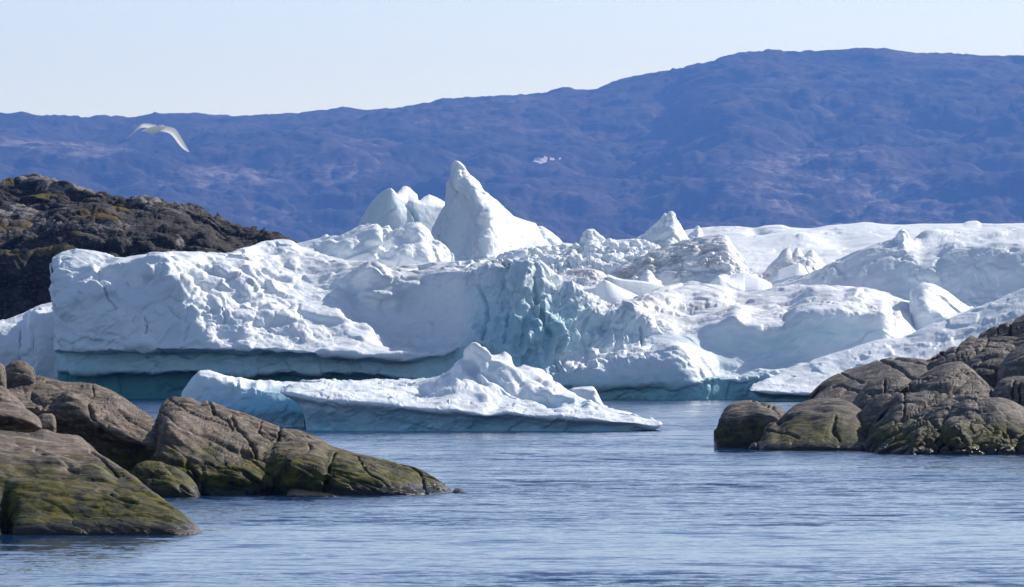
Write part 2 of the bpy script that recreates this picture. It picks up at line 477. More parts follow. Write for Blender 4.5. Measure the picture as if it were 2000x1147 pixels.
# ------------------------------------------------------------------ sea and land
def sea():
    v = np.array([(-15500, -800, 0), (15500, -800, 0), (15500, 43500, 0), (-15500, 43500, 0)], np.float32)
    o = mesh_obj('water', v, np.array([(0, 1, 2, 3)]), WATER, smooth=False)
    tag(o, 'rippled blue sea between the rocks and the icebergs', 'water', kind='structure')

RIDGE = ('-700:235 -400:222 -150:216 0:222 80:224 150:226 250:228 310:222 370:221 440:226 520:224 600:219 640:214 670:210 700:214 760:212 820:203 870:193 '
         '960:188 1050:183 1085:175 1110:172 1155:176 1200:158 1300:137 1380:122 1440:105 1480:98 1530:100 1600:99 1680:95 1720:95 1780:103 '
         '1850:104 1920:108 2000:110 2200:118 2450:140 2700:165')
def mountain():
    L = Loft([
        dict(z=-5, Y=27000, n=4),
        dict(z=3, Y=27090, n=60),
        dict(y='-700:470 0:480 300:470 560:500 800:520 1000:500 1250:500 1450:470 1700:480 2000:460 2700:470', Y=29100, n=90),
        dict(y='-700:300 0:290 120:305 240:325 420:335 560:320 700:330 900:350 1060:370 1200:390 1330:350 1450:300 1600:330 1750:330 1900:320 2050:290 2700:300', Y=32100, n=90),
        dict(y='-700:262 0:262 150:270 300:262 600:268 800:262 1000:262 1150:270 1300:262 1400:200 1550:190 1700:180 1850:190 2000:200 2700:220', Y=34800, n=60),
        dict(y=RIDGE, Y=36900, n=16),
        dict(z=750, Y=40500, n=8), dict(z=-5, Y=43000)], 900, 0, x=(-700, 2700))
    env = L.amp.copy()
    t = np.clip(np.abs(L.v[:, 1] - 36900) / 2100, .06, 1)
    L.amp = env * t * np.clip((L.v[:, 1] - 27000) / 900, 0, 1)
    L.noise('ridge', 2700, 230, (1, 1, 1), 5, 3, it=8)
    L.noise('fbm', 780, 125, (1.3, .8, 1), 5, 9, it=3)
    L.noise('ridge', 620, 70, (.8, 2.2, 1.6), 4, 19, rot=12, it=3)
    L.amp = np.clip(L.amp * 3, .15, 1)
    L.noise('ridge', 270, 30, (1.4, .8, 1), 4, 13, it=2)
    L.noise('facet', 520, 26, (1.6, .8, 1), 1, 17, it=4)
    L.noise('fbm', 60, 15, (1, 1, 1), 3, 15, it=2)
    L.fit(RIDGE, 60); L.px0, L.py0 = pix(L.v)
    L.spots('snow', [(1072, 311, 26, 2.2), (1058, 316, 14, 3), (1046, 313, 9, 1.8), (1088, 310, 10, 1.6)], 70, 1.2)
    L.spots('pale', [(60, 300, 190, 26), (430, 345, 300, 20, .8), (560, 420, 100, 50, .5), (1540, 345, 130, 45), (1780, 400, 260, 45, .8), (760, 330, 120, 30, .4)], 900, .8)
    L.build('hills', MOUNT, 'long blue-hazed mountain ridge rising behind the ice', 'mountain', kind='structure')

def dark_hill():
    L = Loft([
        dict(z=-3, Y=1150, n=4), dict(z=1, Y=1152, n=20),
        dict(y='-350:560 0:555 60:550 110:540 200:530 300:520 420:515 520:512 640:530', Y='-350:1162 110:1160 640:1185', n=60),
        dict(y='-350:500 0:500 40:498 100:482 150:428 180:426 230:440 265:455 330:455 400:462 480:478 560:492 640:520', Y='-350:1195 0:1195 150:1200 400:1205 640:1200', n=50),
        dict(y='-350:445 0:447 60:440 110:430 150:424 200:422 260:424 300:425 400:446 500:470 560:484 640:516', Y=1262, n=60),
        dict(y='-350:395 0:390 60:385 120:392 180:402 220:400 260:394 300:394 400:422 500:457 560:474 640:512', Y=1300, n=50),
        dict(y='-350:352 -100:356 0:350 25:349 45:343 70:341 95:345 120:352 150:362 190:372 220:380 250:387 275:382 300:384 340:396 370:397 400:408 440:430 480:443 530:450 560:462 580:473 640:510', Y=1330, n=20),
        dict(z=20, Y=1400, n=6), dict(z=-3, Y=1430)], 900, 0, x=(-700, 640))
    L.amp *= np.where(np.abs(L.py0 - curve('-350:352 0:350 70:341 250:387 400:408 560:462 640:510', L.px0)) < 12, .35, 1)
    L.noise('ridge', 26, 3.0, (1.5, 1, .8), 5, 21, it=6, rot=-20)
    L.noise('pillow', 16, 3.0, (1.6, 1, .8), 1, 22, rot=-22)
    L.noise('facet', 9, 2.6, (1.6, 1, .8), 1, 25, rot=-22)
    L.noise('facet', 3.2, .8, (1.6, 1, .8), 1, 26, rot=-22, it=2)
    L.noise('ridge', 5, .8, (1.6, 1, .7), 4, 23, rot=-22)
    L.noise('fbm', 1.4, .28, (1, 1, 1), 3, 24)
    L.fit('-350:352 -100:356 0:350 25:349 45:343 70:341 95:345 120:352 150:362 190:372 220:380 250:387 275:382 300:384 340:396 370:397 400:408 440:430 480:443 530:450 560:462 580:473 640:510', 30); L.px0, L.py0 = pix(L.v)
    L.spots('moss', [(180, 420, 40, 9), (25, 438, 42, 7), (60, 494, 55, 5), (115, 482, 26, 5), (90, 383, 28, 5), (235, 405, 20, 10, .7), (5, 350, 25, 4), (150, 452, 20, 6, .5)], 5, 1.5)
    L.spots('pale', [(90, 348, 70, 10), (280, 390, 35, 10), (330, 400, 90, 20, .7), (50, 425, 80, 30, .7), (350, 485, 14, 20), (165, 365, 80, 14), (30, 410, 60, 14), (100, 440, 50, 10), (230, 440, 40, 8, .8), (420, 430, 60, 14, .6)], 5, 1.3)
    L.build('hill', HILL, 'dark rocky headland with mossy patches behind the ice', 'hill', kind='structure')

# ------------------------------------------------------------------ icebergs
def ice_noise(L, k=1.0, a=1.0, seed=0, crumble=0.0):
    """k: size of the forms, a: their relief"""
    L.noise('fbm', 9*k, 1.5*a, (1, 1, 1.1), 3, seed + 1, it=6)
    L.noise('facet', 5.5*k, .8*a, (1.2, 1, 1), 1, seed + 12, rot=35, it=4)
    L.noise('ridge', 4.6*k, .45*a, (1.2, 1, 1), 3, seed + 2, rot=25)
    keep = L.amp.copy()                                    # smooth melt planes beside broken, rough ground
    m = np.clip((fbm((L.v / (7 * k)).astype(np.float32), 3, seed + 13) + .16) / .45, 0, 1)
    L.amp = keep * (.10 + 1.05 * m ** 2.2)
    L.noise('facet', 2.6*k, .55*a, (1.2, 1, 1), 1, seed + 8, rot=20, it=3)
    L.noise('scallop', 2.4*k, .22*a, (1.3, 1, .9), 1, seed + 3)
    L.noise('facet', 1.0*k, .17*a, (1.2, 1, 1), 1, seed + 9, it=1)
    if crumble: L.noise('chunk', 1.1*k, crumble, (1, 1, 1), 1, seed + 4, it=1)
    L.noise('ridge', 1.7*k, .16*a, (1.2, 1, 1), 2, seed + 7, rot=-20, it=2)
    L.amp = keep * (.35 + .65 * m)
    L.noise('facet', .8*k, .11*a, (1.3, 1, .9), 1, seed + 15, rot=15, it=1)
    L.noise('fbm', .6*k, .07*a, (1, 1, 1), 2, seed + 5, it=1)
    L.noise('ridge', 1.5*k, .10*a, (1.3, 1, .9), 3, seed + 16, rot=40, it=1)
    L.amp = keep * .8
    L.noise('ridge', 2.2*k, .15*a, (4.5, 1, .55), 3, seed + 14, rot=14, it=2)
    L.amp = keep
    return L

def main_iceberg():
    L = Loft([
        dict(z=-4, Y='112:864 860:862 1050:858 1340:858 1700:878 1905:906', x=(114, 1900), n=6, teal='112:2 860:1.9 1050:1.2 1905:1'),  # high teal darkens the wet ice as painted shade under the overhang
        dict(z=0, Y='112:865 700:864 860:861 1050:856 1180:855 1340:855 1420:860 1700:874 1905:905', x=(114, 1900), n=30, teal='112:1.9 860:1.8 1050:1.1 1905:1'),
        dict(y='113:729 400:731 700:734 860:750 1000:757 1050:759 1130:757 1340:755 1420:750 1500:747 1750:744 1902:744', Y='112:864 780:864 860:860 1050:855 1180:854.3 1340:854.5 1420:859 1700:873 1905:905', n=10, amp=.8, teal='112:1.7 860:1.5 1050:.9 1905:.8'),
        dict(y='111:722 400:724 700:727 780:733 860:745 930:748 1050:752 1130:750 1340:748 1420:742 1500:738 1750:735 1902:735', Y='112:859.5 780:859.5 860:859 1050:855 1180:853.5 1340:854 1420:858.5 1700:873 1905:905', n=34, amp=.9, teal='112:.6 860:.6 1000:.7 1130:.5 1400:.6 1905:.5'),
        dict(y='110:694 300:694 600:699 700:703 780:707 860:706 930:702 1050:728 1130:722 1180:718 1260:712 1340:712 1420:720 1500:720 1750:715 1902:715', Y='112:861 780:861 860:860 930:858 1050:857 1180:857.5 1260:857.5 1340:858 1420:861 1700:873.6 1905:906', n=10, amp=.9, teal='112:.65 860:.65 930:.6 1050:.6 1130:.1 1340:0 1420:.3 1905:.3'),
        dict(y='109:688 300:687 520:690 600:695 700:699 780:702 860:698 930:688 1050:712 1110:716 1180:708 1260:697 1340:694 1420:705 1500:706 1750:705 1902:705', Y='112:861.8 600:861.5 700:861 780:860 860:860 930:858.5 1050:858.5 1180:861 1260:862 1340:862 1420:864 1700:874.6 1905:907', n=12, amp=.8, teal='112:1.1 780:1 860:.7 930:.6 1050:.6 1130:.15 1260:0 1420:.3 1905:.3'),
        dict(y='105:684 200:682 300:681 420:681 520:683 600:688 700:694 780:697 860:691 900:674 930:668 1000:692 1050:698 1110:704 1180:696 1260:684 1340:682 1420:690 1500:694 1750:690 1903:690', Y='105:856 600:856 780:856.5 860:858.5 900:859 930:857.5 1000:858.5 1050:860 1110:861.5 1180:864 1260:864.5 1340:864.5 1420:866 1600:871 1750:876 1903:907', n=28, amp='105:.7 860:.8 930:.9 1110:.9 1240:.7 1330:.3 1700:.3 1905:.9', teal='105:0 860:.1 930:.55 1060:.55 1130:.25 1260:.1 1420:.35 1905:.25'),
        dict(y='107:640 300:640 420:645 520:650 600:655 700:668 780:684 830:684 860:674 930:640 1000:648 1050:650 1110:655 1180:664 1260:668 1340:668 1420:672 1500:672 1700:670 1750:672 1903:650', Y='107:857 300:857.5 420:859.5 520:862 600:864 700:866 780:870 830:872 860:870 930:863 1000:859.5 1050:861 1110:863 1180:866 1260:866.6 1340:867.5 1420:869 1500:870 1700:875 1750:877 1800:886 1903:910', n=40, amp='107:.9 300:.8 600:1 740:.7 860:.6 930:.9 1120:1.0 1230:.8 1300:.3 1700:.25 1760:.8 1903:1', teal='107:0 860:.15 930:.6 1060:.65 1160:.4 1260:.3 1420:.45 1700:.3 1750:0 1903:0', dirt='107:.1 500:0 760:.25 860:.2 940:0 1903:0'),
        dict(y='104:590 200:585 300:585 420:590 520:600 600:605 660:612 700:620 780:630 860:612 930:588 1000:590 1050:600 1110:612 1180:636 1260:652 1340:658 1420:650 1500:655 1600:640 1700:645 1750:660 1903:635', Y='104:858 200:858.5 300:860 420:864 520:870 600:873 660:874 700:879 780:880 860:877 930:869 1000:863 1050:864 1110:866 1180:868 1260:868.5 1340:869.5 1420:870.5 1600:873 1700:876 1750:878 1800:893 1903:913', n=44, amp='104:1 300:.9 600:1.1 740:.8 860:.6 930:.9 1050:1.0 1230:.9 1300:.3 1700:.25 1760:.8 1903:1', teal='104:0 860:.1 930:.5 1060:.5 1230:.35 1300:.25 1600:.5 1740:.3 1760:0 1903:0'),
        dict(y='100:545 150:540 200:523 240:507 290:500 340:512 420:528 480:540 520:548 580:555 640:570 680:545 735:516 757:532 800:542 850:533 900:526 960:517 1000:513 1030:504 1060:517 1085:540 1112:550 1130:588 1160:597 1200:613 1230:600 1260:626 1290:637 1340:652 1400:627 1430:621 1470:631 1530:634 1560:611 1600:599 1640:601 1690:611 1722:606 1745:645 1800:640 1860:625 1905:605', Y='100:859.5 200:863.5 290:864 420:874 520:882 600:886 690:883 735:880 800:883 860:882 960:875 1030:867 1090:869 1160:870 1230:869.5 1290:870.5 1340:871.5 1420:872.5 1600:875 1690:877.5 1745:880 1800:900 1860:908 1905:916', n=30, amp='100:1 860:.7 930:1 1060:1.1 1230:1 1400:.5 1905:.8', teal='100:0 900:0 1000:.35 1100:.35 1230:.3 1300:0 1905:0', dirt='100:0 700:.1 740:.5 860:.4 1000:.25 1100:.1 1240:.3 1400:.3 1600:.1 1905:0'),
        dict(y='98:520 130:512 170:505 205:508 240:502 290:496 330:499 420:508 520:516 600:528 640:536 690:524 735:512 757:522 800:526 850:520 900:517 960:511 1000:508 1030:502 1060:512 1085:537 1112:546 1130:580 1160:590 1200:605 1230:594 1260:612 1290:619 1340:625 1400:612 1470:612 1530:615 1560:600 1600:590 1640:588 1700:594 1722:596 1745:622 1800:622 1860:614 1905:604', Y='98:862 200:868 290:869 420:882 520:892 600:894 690:888 735:884 800:890 860:890 960:882 1030:870 1090:872 1160:874 1230:872 1290:880 1340:884 1420:886 1600:888 1700:890 1745:890 1800:906 1905:918', n=70, amp=.9, dirt='98:0 500:.15 640:.3 740:.6 860:.7 1000:.6 1060:.2 1150:.2 1240:.6 1400:.6 1600:.4 1760:.2 1905:0'),
        dict(y='98:518 105:499 125:488 160:487 200:493 235:502 260:499 330:491 400:492 440:494 475:484 500:476 530:469 555:467 572:470 582:478 620:492 680:510 735:511 800:516 860:511 960:507 1030:501 1060:510 1085:538 1112:545 1135:562 1160:575 1190:590 1225:585 1260:572 1300:558 1340:552 1400:556 1440:571 1480:568 1520:560 1560:556 1620:557 1700:563 1790:590 1850:592 1905:603', Y='98:868 105:870 260:875 440:890 555:908 640:906 900:898 1030:876 1090:878 1200:890 1300:915 1560:922 1905:922', n=8, amp=.55, dirt='98:0 500:0 740:.6 900:.7 1060:.2 1190:.5 1400:.5 1700:.4 1905:0'),
        dict(z=9, Y='98:888 440:908 640:918 900:910 1030:896 1200:915 1300:932 1905:938', x=(115, 1900), n=4),
        dict(z=-4, Y='98:889 440:909 640:919 900:911 1030:897 1200:916 1300:933 1905:939', x=(116, 1899))], 1500)
    L.bumps([(350, 560, 26, 14, 2.0), (380, 545, 30, 9, -1.6), (300, 520, 18, 30, 1.2), (470, 560, 40, 40, 1.5), (250, 530, 30, 30, -1.4),
             (690, 560, 26, 26, -1.8), (740, 572, 40, 8, 2.2), (800, 562, 34, 9, 1.8), (768, 592, 12, 14, 1.8), (720, 655, 40, 30, 1.2),
             (860, 610, 80, 60, -2.2), (1010, 560, 16, 60, 1.6), (985, 560, 18, 40, -1.4), (1080, 640, 20, 60, 1.6), (1130, 610, 30, 40, 1.0),
             (1160, 725, 34, 26, 1.4), (1240, 722, 60, 30, 2.0), (1320, 712, 46, 34, 2.4), (1400, 715, 50, 50, -1.8), (1500, 680, 90, 50, -2.2), (1650, 660, 60, 50, -1.2),
             (1290, 590, 40, 12, 1.6), (1440, 612, 24, 10, 1.5), (1600, 575, 50, 10, 1.2), (1680, 580, 26, 10, 1.4)])
    keep = L.amp.copy()
    L.amp = (np.clip((640 - L.px0) / 120, 0, 1) * np.clip((L.py0 - 500) / 30, 0, 1) * np.clip((682 - L.py0) / 8, 0, 1)).astype(np.float32)
    L.noise('fbm', 6.5, 1.7, (1.2, 1, 1), 2, 55, it=6); L.noise('facet', 4.5, .9, (1.3, 1, .9), 1, 56, rot=25); L.noise('ridge', 3.0, .3, (4, 1, .6), 3, 57, rot=30, it=5)
    L.amp = keep
    ice_noise(L, 1.1, .85, 30)
    m = ((L.px0 > 900) & (L.px0 < 1290) & (L.py0 > 500) & (L.py0 < 735)).astype(np.float32)
    keep = L.amp.copy(); g = np.clip(1 - np.abs(L.px0 - 1085) / 190, 0, 1) * m
    L.amp = (g ** .5 * m).astype(np.float32)
    L.noise('facet', 4.2, 1.7, (.6, 1, 2.0), 1, 63, rot=-15, it=6); L.noise('facet', 1.8, .5, (.7, 1, 1.8), 1, 61, rot=-10, it=3); L.noise('chunk', .8, .08, (.8, 1, 1.2), 1, 62, it=1)
    L.amp = keep
    L.cracks([([(205, 572), (228, 605)], 1.6, .9), ([(228, 605), (212, 612)], 1.5, .8), ([(248, 545), (252, 552)], 1.2, .6), ([(284, 622), (288, 640), (283, 652)], 1.6, .8),
              ([(152, 572), (162, 577)], 1.6, .7), ([(205, 572), (190, 545), (196, 520)], 2.5, .5), ([(330, 600), (370, 640), (360, 668)], 2.5, .6), ([(120, 640), (150, 655), (190, 650), (230, 660)], 2.2, .6), ([(400, 560), (430, 590), (440, 630)], 3, .8), ([(940, 560), (950, 610), (942, 660)], 3, 1.0), ([(985, 530), (1000, 580), (990, 640)], 3, 1.0), ([(1040, 540), (1050, 600), (1070, 660)], 3, 1.1), ([(1090, 600), (1105, 650), (1100, 690)], 3, .9), ([(1250, 640), (1255, 690)], 2.5, .8), ([(1395, 752), (1380, 780)], 1.5, .6), ([(1432, 750), (1415, 780)], 1.5, .5)])
    L.fit('98:518 105:499 125:488 160:487 200:493 235:502 260:499 330:491 400:492 440:494 475:484 500:476 530:469 555:467 572:470 582:478 620:492 680:508 735:511 757:522 800:516 860:511 960:507 1030:501 1060:510 1085:538 1112:545 1135:562 1160:575 1190:590 1225:585 1260:572 1300:558 1340:552 1400:556 1440:571 1480:568 1520:560 1560:556 1620:557 1700:563 1790:590 1850:592 1905:603', 24)
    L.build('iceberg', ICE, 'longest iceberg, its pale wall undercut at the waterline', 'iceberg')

def simple_berg(name, label, crest, front, rim, base_y, Yf, Yr, Yc, Yb, nu, mat, k=1.0, a=1.0, seed=0, crumble=0.0, teal=.1, teal0=.4, dirt=0.0, foot=None, group=None, cat='iceberg', n=(40, 44, 30), taper=6, crest_amp=.5, post=None, amp=1.0, lin=False):
    """crest/rim/front rows traced over the columns; front is hidden or reaches the water"""
    kc = knots(crest); X = (kc[0][0], kc[-1][0])
    lines = [dict(z=-4, Y=Yf, x=X, n=3, teal=teal0)]
    lines.append(dict(z=0, Y=Yf, x=X, n=36, teal=teal0) if base_y is None else dict(y=base_y, Y=Yf, x=X, n=40, teal=teal0))
    if foot: lines.append(dict(y=foot[0], Y=foot[1], x=X, n=n[0], teal=teal, amp=amp))
    if front: lines.append(dict(y=front[0], Y=front[1], x=X, n=n[0], teal=teal, dirt=dirt, amp=amp))
    lines.append(dict(y=rim, Y=Yr, x=X, n=n[1], teal=teal, dirt=dirt, amp=amp))
    lines.append(dict(y=crest, Y=Yc, n=n[2], amp=crest_amp, dirt=dirt, teal=teal * .6))
    zb = 1 if base_y is None else 9
    lines.append(dict(z=zb, Y=Yb, x=X, n=4)); lines.append(dict(z=-4, Y=Yb if isinstance(Yb, str) else Yb + 1, x=X))
    L = Loft(lines, nu, taper, None, lin)
    if post: post(L)
    ice_noise(L, k, a, seed, crumble)
    L.fit(crest, 18, 14)
    L.build(name, mat, label, cat, group)
    return L

def icebergs():
    BACK = 'icebergs packed behind the long front iceberg'
    # hummocky berg right behind the long wall
    simple_berg('iceberg', 'hummocky white iceberg with several rounded knobs, just in front of the tallest pinnacle',
        '428:500 470:490 520:484 560:480 575:476 590:473 600:470 625:464 640:457 650:458 656:464 672:455 690:447 700:441 715:438 735:437 745:444 752:440 758:438 766:448 775:447 790:439 805:434 815:433 828:439 838:450 846:463 855:471 868:479 878:490 884:502 892:510 900:519 906:525',
        ('428:505 560:500 640:490 700:487 740:478 760:485 820:480 860:500 906:527', '428:926 640:925 700:922 760:924 820:925 906:928'),
        '428:502 540:489 600:480 640:470 690:458 735:448 760:458 790:455 815:448 840:465 860:482 884:508 906:526', '428:540 906:545', 921, '428:930 640:931 735:927 760:932 815:929 906:931', 936, 947, 560, ICE_CLEAN, 1, .9, 100, 0, .06, .1,
        post=lambda L: L.bumps([(735, 470, 12, 24, 1.6), (715, 485, 14, 22, -1.0), (752, 480, 14, 26, -1.6), (800, 462, 26, 14, -1.8), (820, 450, 16, 14, 1.0), (770, 505, 40, 14, 1.2), (850, 490, 26, 22, 1.2), (660, 480, 30, 12, 1)]))
    # the pinnacle and the block on its left
    simple_berg('iceberg', 'tallest sharp pinnacle of ice, its bright slope falling away to one side',
        '842:452 848:436 856:418 866:398 871:376 871:354 876:346 879:340 880:322 886:314 891:313 900:317 906:322 914:334 924:344 934:352 941:366 952:376 966:386 978:397 990:409 1002:420 1020:428 1040:434 1060:443 1076:452 1090:463 1100:472 1128:478',
        ('842:470 870:450 900:446 940:440 960:452 980:470 1010:478 1060:480 1128:484', '842:1056 880:1050 920:1046 945:1043 970:1049 1010:1055 1128:1062'),
        '842:456 850:436 866:410 880:380 900:362 925:366 945:378 965:402 990:420 1020:436 1060:450 1100:474 1128:479', '842:545 1128:545', '842:1046 945:1038 1128:1050',
        '842:1058 880:1053 900:1051 925:1048 950:1052 1000:1060 1060:1066 1128:1067', '842:1061 890:1056 930:1060 1000:1068 1128:1072', 1086, 460, ICE_CLEAN, 1.1, .7, 120, .18, .10, .2,
        foot=('842:505 900:500 940:495 970:500 1010:496 1128:495', '842:1052 900:1046 945:1040 980:1046 1128:1056'), n=(40, 50, 14), taper=7, amp='842:1.3 940:1.2 960:.7 1010:.3 1128:.4',
        post=lambda L: (L.cracks([([(1050, 440), (1062, 456), (1080, 470), (1090, 482)], 3, 1.0)]), L.bumps([(895, 350, 9, 22, 1.2), (885, 372, 8, 16, -1.0), (948, 430, 9, 50, 1.3), (960, 470, 10, 30, 1.0), (905, 420, 24, 30, -.8)])))
    simple_berg('iceberg', 'smooth pale block iceberg with notched flat tops, adjoining the tallest pinnacle',
        '688:476 694:450 700:437 708:421 716:407 726:393 738:381 750:372 757:369 764:367 769:371 775:377 780:370 786:364 793:363 800:366 808:373 815:378 816:388 820:390 828:384 838:380 850:384 862:390 872:396 884:408 905:430',
        ('688:485 760:470 820:470 905:470', '688:1092 740:1086 800:1085 905:1088'),
        '688:477 700:441 716:410 738:384 755:371 764:369 774:381 786:391 797:397 808:393 815:394 830:401 850:405 866:406 884:415 905:434', '688:545 905:545', '688:1088 740:1082 905:1084',
        '688:1095 740:1090 764:1089 800:1091 830:1092 905:1094', '688:1098 764:1095 786:1101 816:1102 838:1104 905:1106', 1120, 300, ICE_CLEAN, 1.6, .28, 140, 0, .22, .3, n=(34, 30, 16), taper=9, crest_amp=.3, lin=True,
        post=lambda L: L.cracks([([(797, 398), (803, 410), (812, 425), (816, 440)], 3, 1.5), ([(735, 430), (770, 405)], 2, .35), ([(720, 445), (760, 455)], 2, .3)]))
    # rubble between the pinnacles
    def rub(L):
        L.amp = L.amp * 1.0
        L.noise('chunk', 2.6, 1.5, (1.3, 1, .9), 1, 171, it=4); L.noise('chunk', 1.3, .7, (1.2, 1, .9), 1, 172, it=1)
    simple_berg('ice_rubble', 'mound of broken ice rubble with a small peak, between the two pinnacles',
        '925:515 960:502 1000:489 1050:481 1085:479 1110:477 1124:476 1132:465 1140:456 1147:448 1153:445 1160:447 1167:453 1174:460 1180:466 1190:464 1197:467 1206:473 1225:468 1240:466 1262:470 1290:480',
        ('925:535 1050:512 1150:505 1240:505 1290:510', 982), '925:522 960:508 1050:492 1124:484 1150:468 1180:478 1240:478 1290:490', '925:560 1290:560', 968, 994, 1000, 1014, 420, ICE_CLEAN, .8, .8, 160, .35, .06, .1, post=rub, cat='ice mound', n=(60, 70, 40))
    simple_berg('iceberg', 'pale blue conical pinnacle with a crumbly tip, beside the grey dirty mound',
        '1196:486 1215:477 1235:470 1252:458 1265:449 1276:439 1287:428 1294:420 1299:414 1304:417 1308:411 1312:409 1316:415 1321:425 1328:433 1333:441 1337:450 1341:459 1350:474',
        ('1196:495 1240:485 1280:470 1310:465 1335:475 1350:485', '1196:1046 1280:1038 1315:1034 1350:1044'), '1196:488 1240:472 1275:448 1300:432 1318:436 1332:455 1350:477', '1196:545 1350:545', '1196:1040 1310:1028 1350:1038',
        '1196:1050 1300:1043 1318:1039 1350:1048', '1196:1054 1310:1048 1350:1052', 1064, 260, ICE_CLEAN, .8, .9, 180, .32, .16, .2)
    simple_berg('iceberg', 'tiny white ice spike poking up between the pale cone and the grey dirty mound',
        '1342:470 1348:458 1354:448 1358:441 1363:439 1367:442 1371:450 1376:460 1382:472', None, '1342:474 1354:455 1363:447 1372:458 1382:476', '1342:540 1382:540', 1066, 1072, 1074, 1082, 90, ICE_CLEAN, .5, .7, 190, .15, .1, .1)
    # the broad white ice sheet in the back
    simple_berg('ice_sheet', 'broad smooth white ice sheet forming the skyline under the mountain', 
        '1150:476 1190:470 1240:466 1300:458 1345:448 1380:444 1410:442 1440:442 1470:445 1500:440 1525:439 1545:444 1580:446 1620:440 1660:437 1690:434 1730:438 1760:439 1800:437 1850:437 1880:436 1890:432 1908:431 1916:436 1950:437 2000:436 2160:438',
        ('1150:500 1400:500 1700:495 2160:490', 1250), '1150:482 1300:468 1440:452 1545:454 1690:446 1800:448 2160:448', '1150:560 2160:560', 1190, 1310, 1335, 1390, 700, ICE_CLEAN, 2.2, .5, 200, .22, 0, .1, cat='ice sheet', n=(40, 44, 14), crest_amp=.35,
        post=lambda L: L.bumps([(1480, 453, 22, 5, -3), (1555, 470, 60, 14, 1.5), (1640, 470, 50, 20, -1.5)]))
    # dirty mounds and blocks behind the rim
    simple_berg('iceberg', 'grey dirt-streaked mound of ice with one clean white slope, behind the front iceberg',
        '1186:540 1198:528 1212:517 1235:505 1255:497 1272:489 1290:484 1306:478 1325:472 1344:467 1360:464 1376:461 1392:459 1405:457 1416:458 1424:464 1430:472 1436:482 1444:496 1452:510 1460:522 1468:531 1486:538',
        ('1186:545 1260:530 1340:522 1410:520 1440:522 1486:540', '1186:958 1260:952 1340:947 1415:944 1486:950'), '1186:542 1235:515 1290:497 1344:482 1392:475 1415:478 1435:500 1460:530 1486:539', '1186:556 1486:556', '1186:955 1400:941 1486:947',
        '1186:962 1290:958 1400:951 1420:950 1486:957', '1186:966 1300:964 1410:960 1486:962', 980, 420, ICE_DIRTY, .8, 1.0, 220, .2, 0, 0, '1186:1 1300:1 1400:.8 1425:.25 1450:.1 1468:.4 1486:.9')
    simple_berg('iceberg', 'small low brownish mound of dirty ice beside the blue corner of the front iceberg',
        '1072:544 1085:538 1100:532 1118:527 1135:525 1152:524 1166:527 1178:532 1188:538 1200:550', None, '1072:547 1100:540 1135:535 1166:538 1200:555', '1072:580 1200:590', 915, 922, 928, 938, 180, ICE_DIRTY, .6, .6, 240, .12, 0, 0, .85)
    simple_berg('ice_block', 'smooth curved snow-covered block leaning behind the blue corner',
        '1092:553 1102:550 1112:550 1125:554 1140:559 1152:559 1163:556 1172:551 1180:546 1188:549 1202:556 1218:564 1234:571 1248:578', None,
        '1092:562 1112:559 1140:566 1165:563 1182:549 1202:559 1234:573 1248:580', '1092:610 1248:610', 896, '1092:902 1180:899 1248:902', 907, 918, 220, ICE_CLEAN, 2.5, .12, 250, 0, .02, 0, cat='ice block', lin=True, n=(20, 26, 12))
    simple_berg('ice_block', 'angular block with a shaded front and thin bright top edge, below the dirty mound',
        '1186:536 1192:537 1202:541 1216:545 1235:547 1255:549 1275:552 1292:556 1306:562', None, '1186:541 1202:546 1216:549 1255:553 1292:560 1306:566', '1186:600 1306:600', 914, 919, 925, 934, 180, ICE_CLEAN, 1.8, .14, 260, 0, .1, 0, cat='ice block', lin=True)
    simple_berg('ice_block', 'small bright white cone of ice under the dirty mound',
        '1236:546 1242:540 1248:541 1254:536 1259:529 1265:525 1271:529 1278:538 1285:546 1293:554', None, '1236:550 1250:544 1265:533 1280:544 1293:557', '1236:575 1293:575', 930, 935, 938, 945, 110, ICE_CLEAN, .6, .4, 270, .1, .12, .2, cat='ice block')
    simple_berg('ice_block', 'white hummock of snowy ice beneath the end of the dirty mound',
        '1310:560 1322:552 1332:544 1336:535 1344:532 1360:533 1380:532 1396:534 1412:540 1430:556', None, '1310:563 1336:545 1360:542 1396:543 1430:559', '1310:590 1430:590', 937, 944, 950, 960, 180, ICE_CLEAN, 1, .5, 280, 0, .04, .1, cat='ice block')
    simple_berg('ice_block', 'low wedge-shaped block with a dark shaded face, in the gap beside the shadowed berg',
        '1386:552 1394:545 1402:538 1412:535 1425:538 1438:534 1452:532 1468:536 1482:541 1496:547 1508:554', None, '1386:556 1396:547 1404:540 1420:551 1438:560 1455:565 1480:560 1508:560', '1386:600 1508:600', 925, '1386:930 1404:929 1440:930 1508:934', 942, 952, 190, ICE_CLEAN, 1.5, .2, 290, 0, .05, .1, cat='ice block', lin=True)
    simple_berg('iceberg', 'grey ice mound with three small peaks, half hidden by the shadowed berg',
        '1486:538 1494:528 1502:517 1512:507 1522:497 1530:488 1537:483 1543:486 1548:492 1553:485 1558:482 1563:487 1570:496 1576:493 1581:488 1586:486 1592:491 1599:500 1606:508 1616:518 1626:530', ('1486:550 1540:530 1626:540', '1486:1056 1540:1050 1626:1056'),
        '1486:541 1512:517 1537:503 1552:505 1570:506 1586:503 1606:518 1626:533', '1486:580 1626:580', 1046, '1486:1060 1537:1056 1626:1060', '1486:1066 1626:1066', 1078, 240, ICE_DIRTY, 1, .6, 300, 0, 0, 0, '1486:.7 1540:.5 1560:.2 1626:.5')
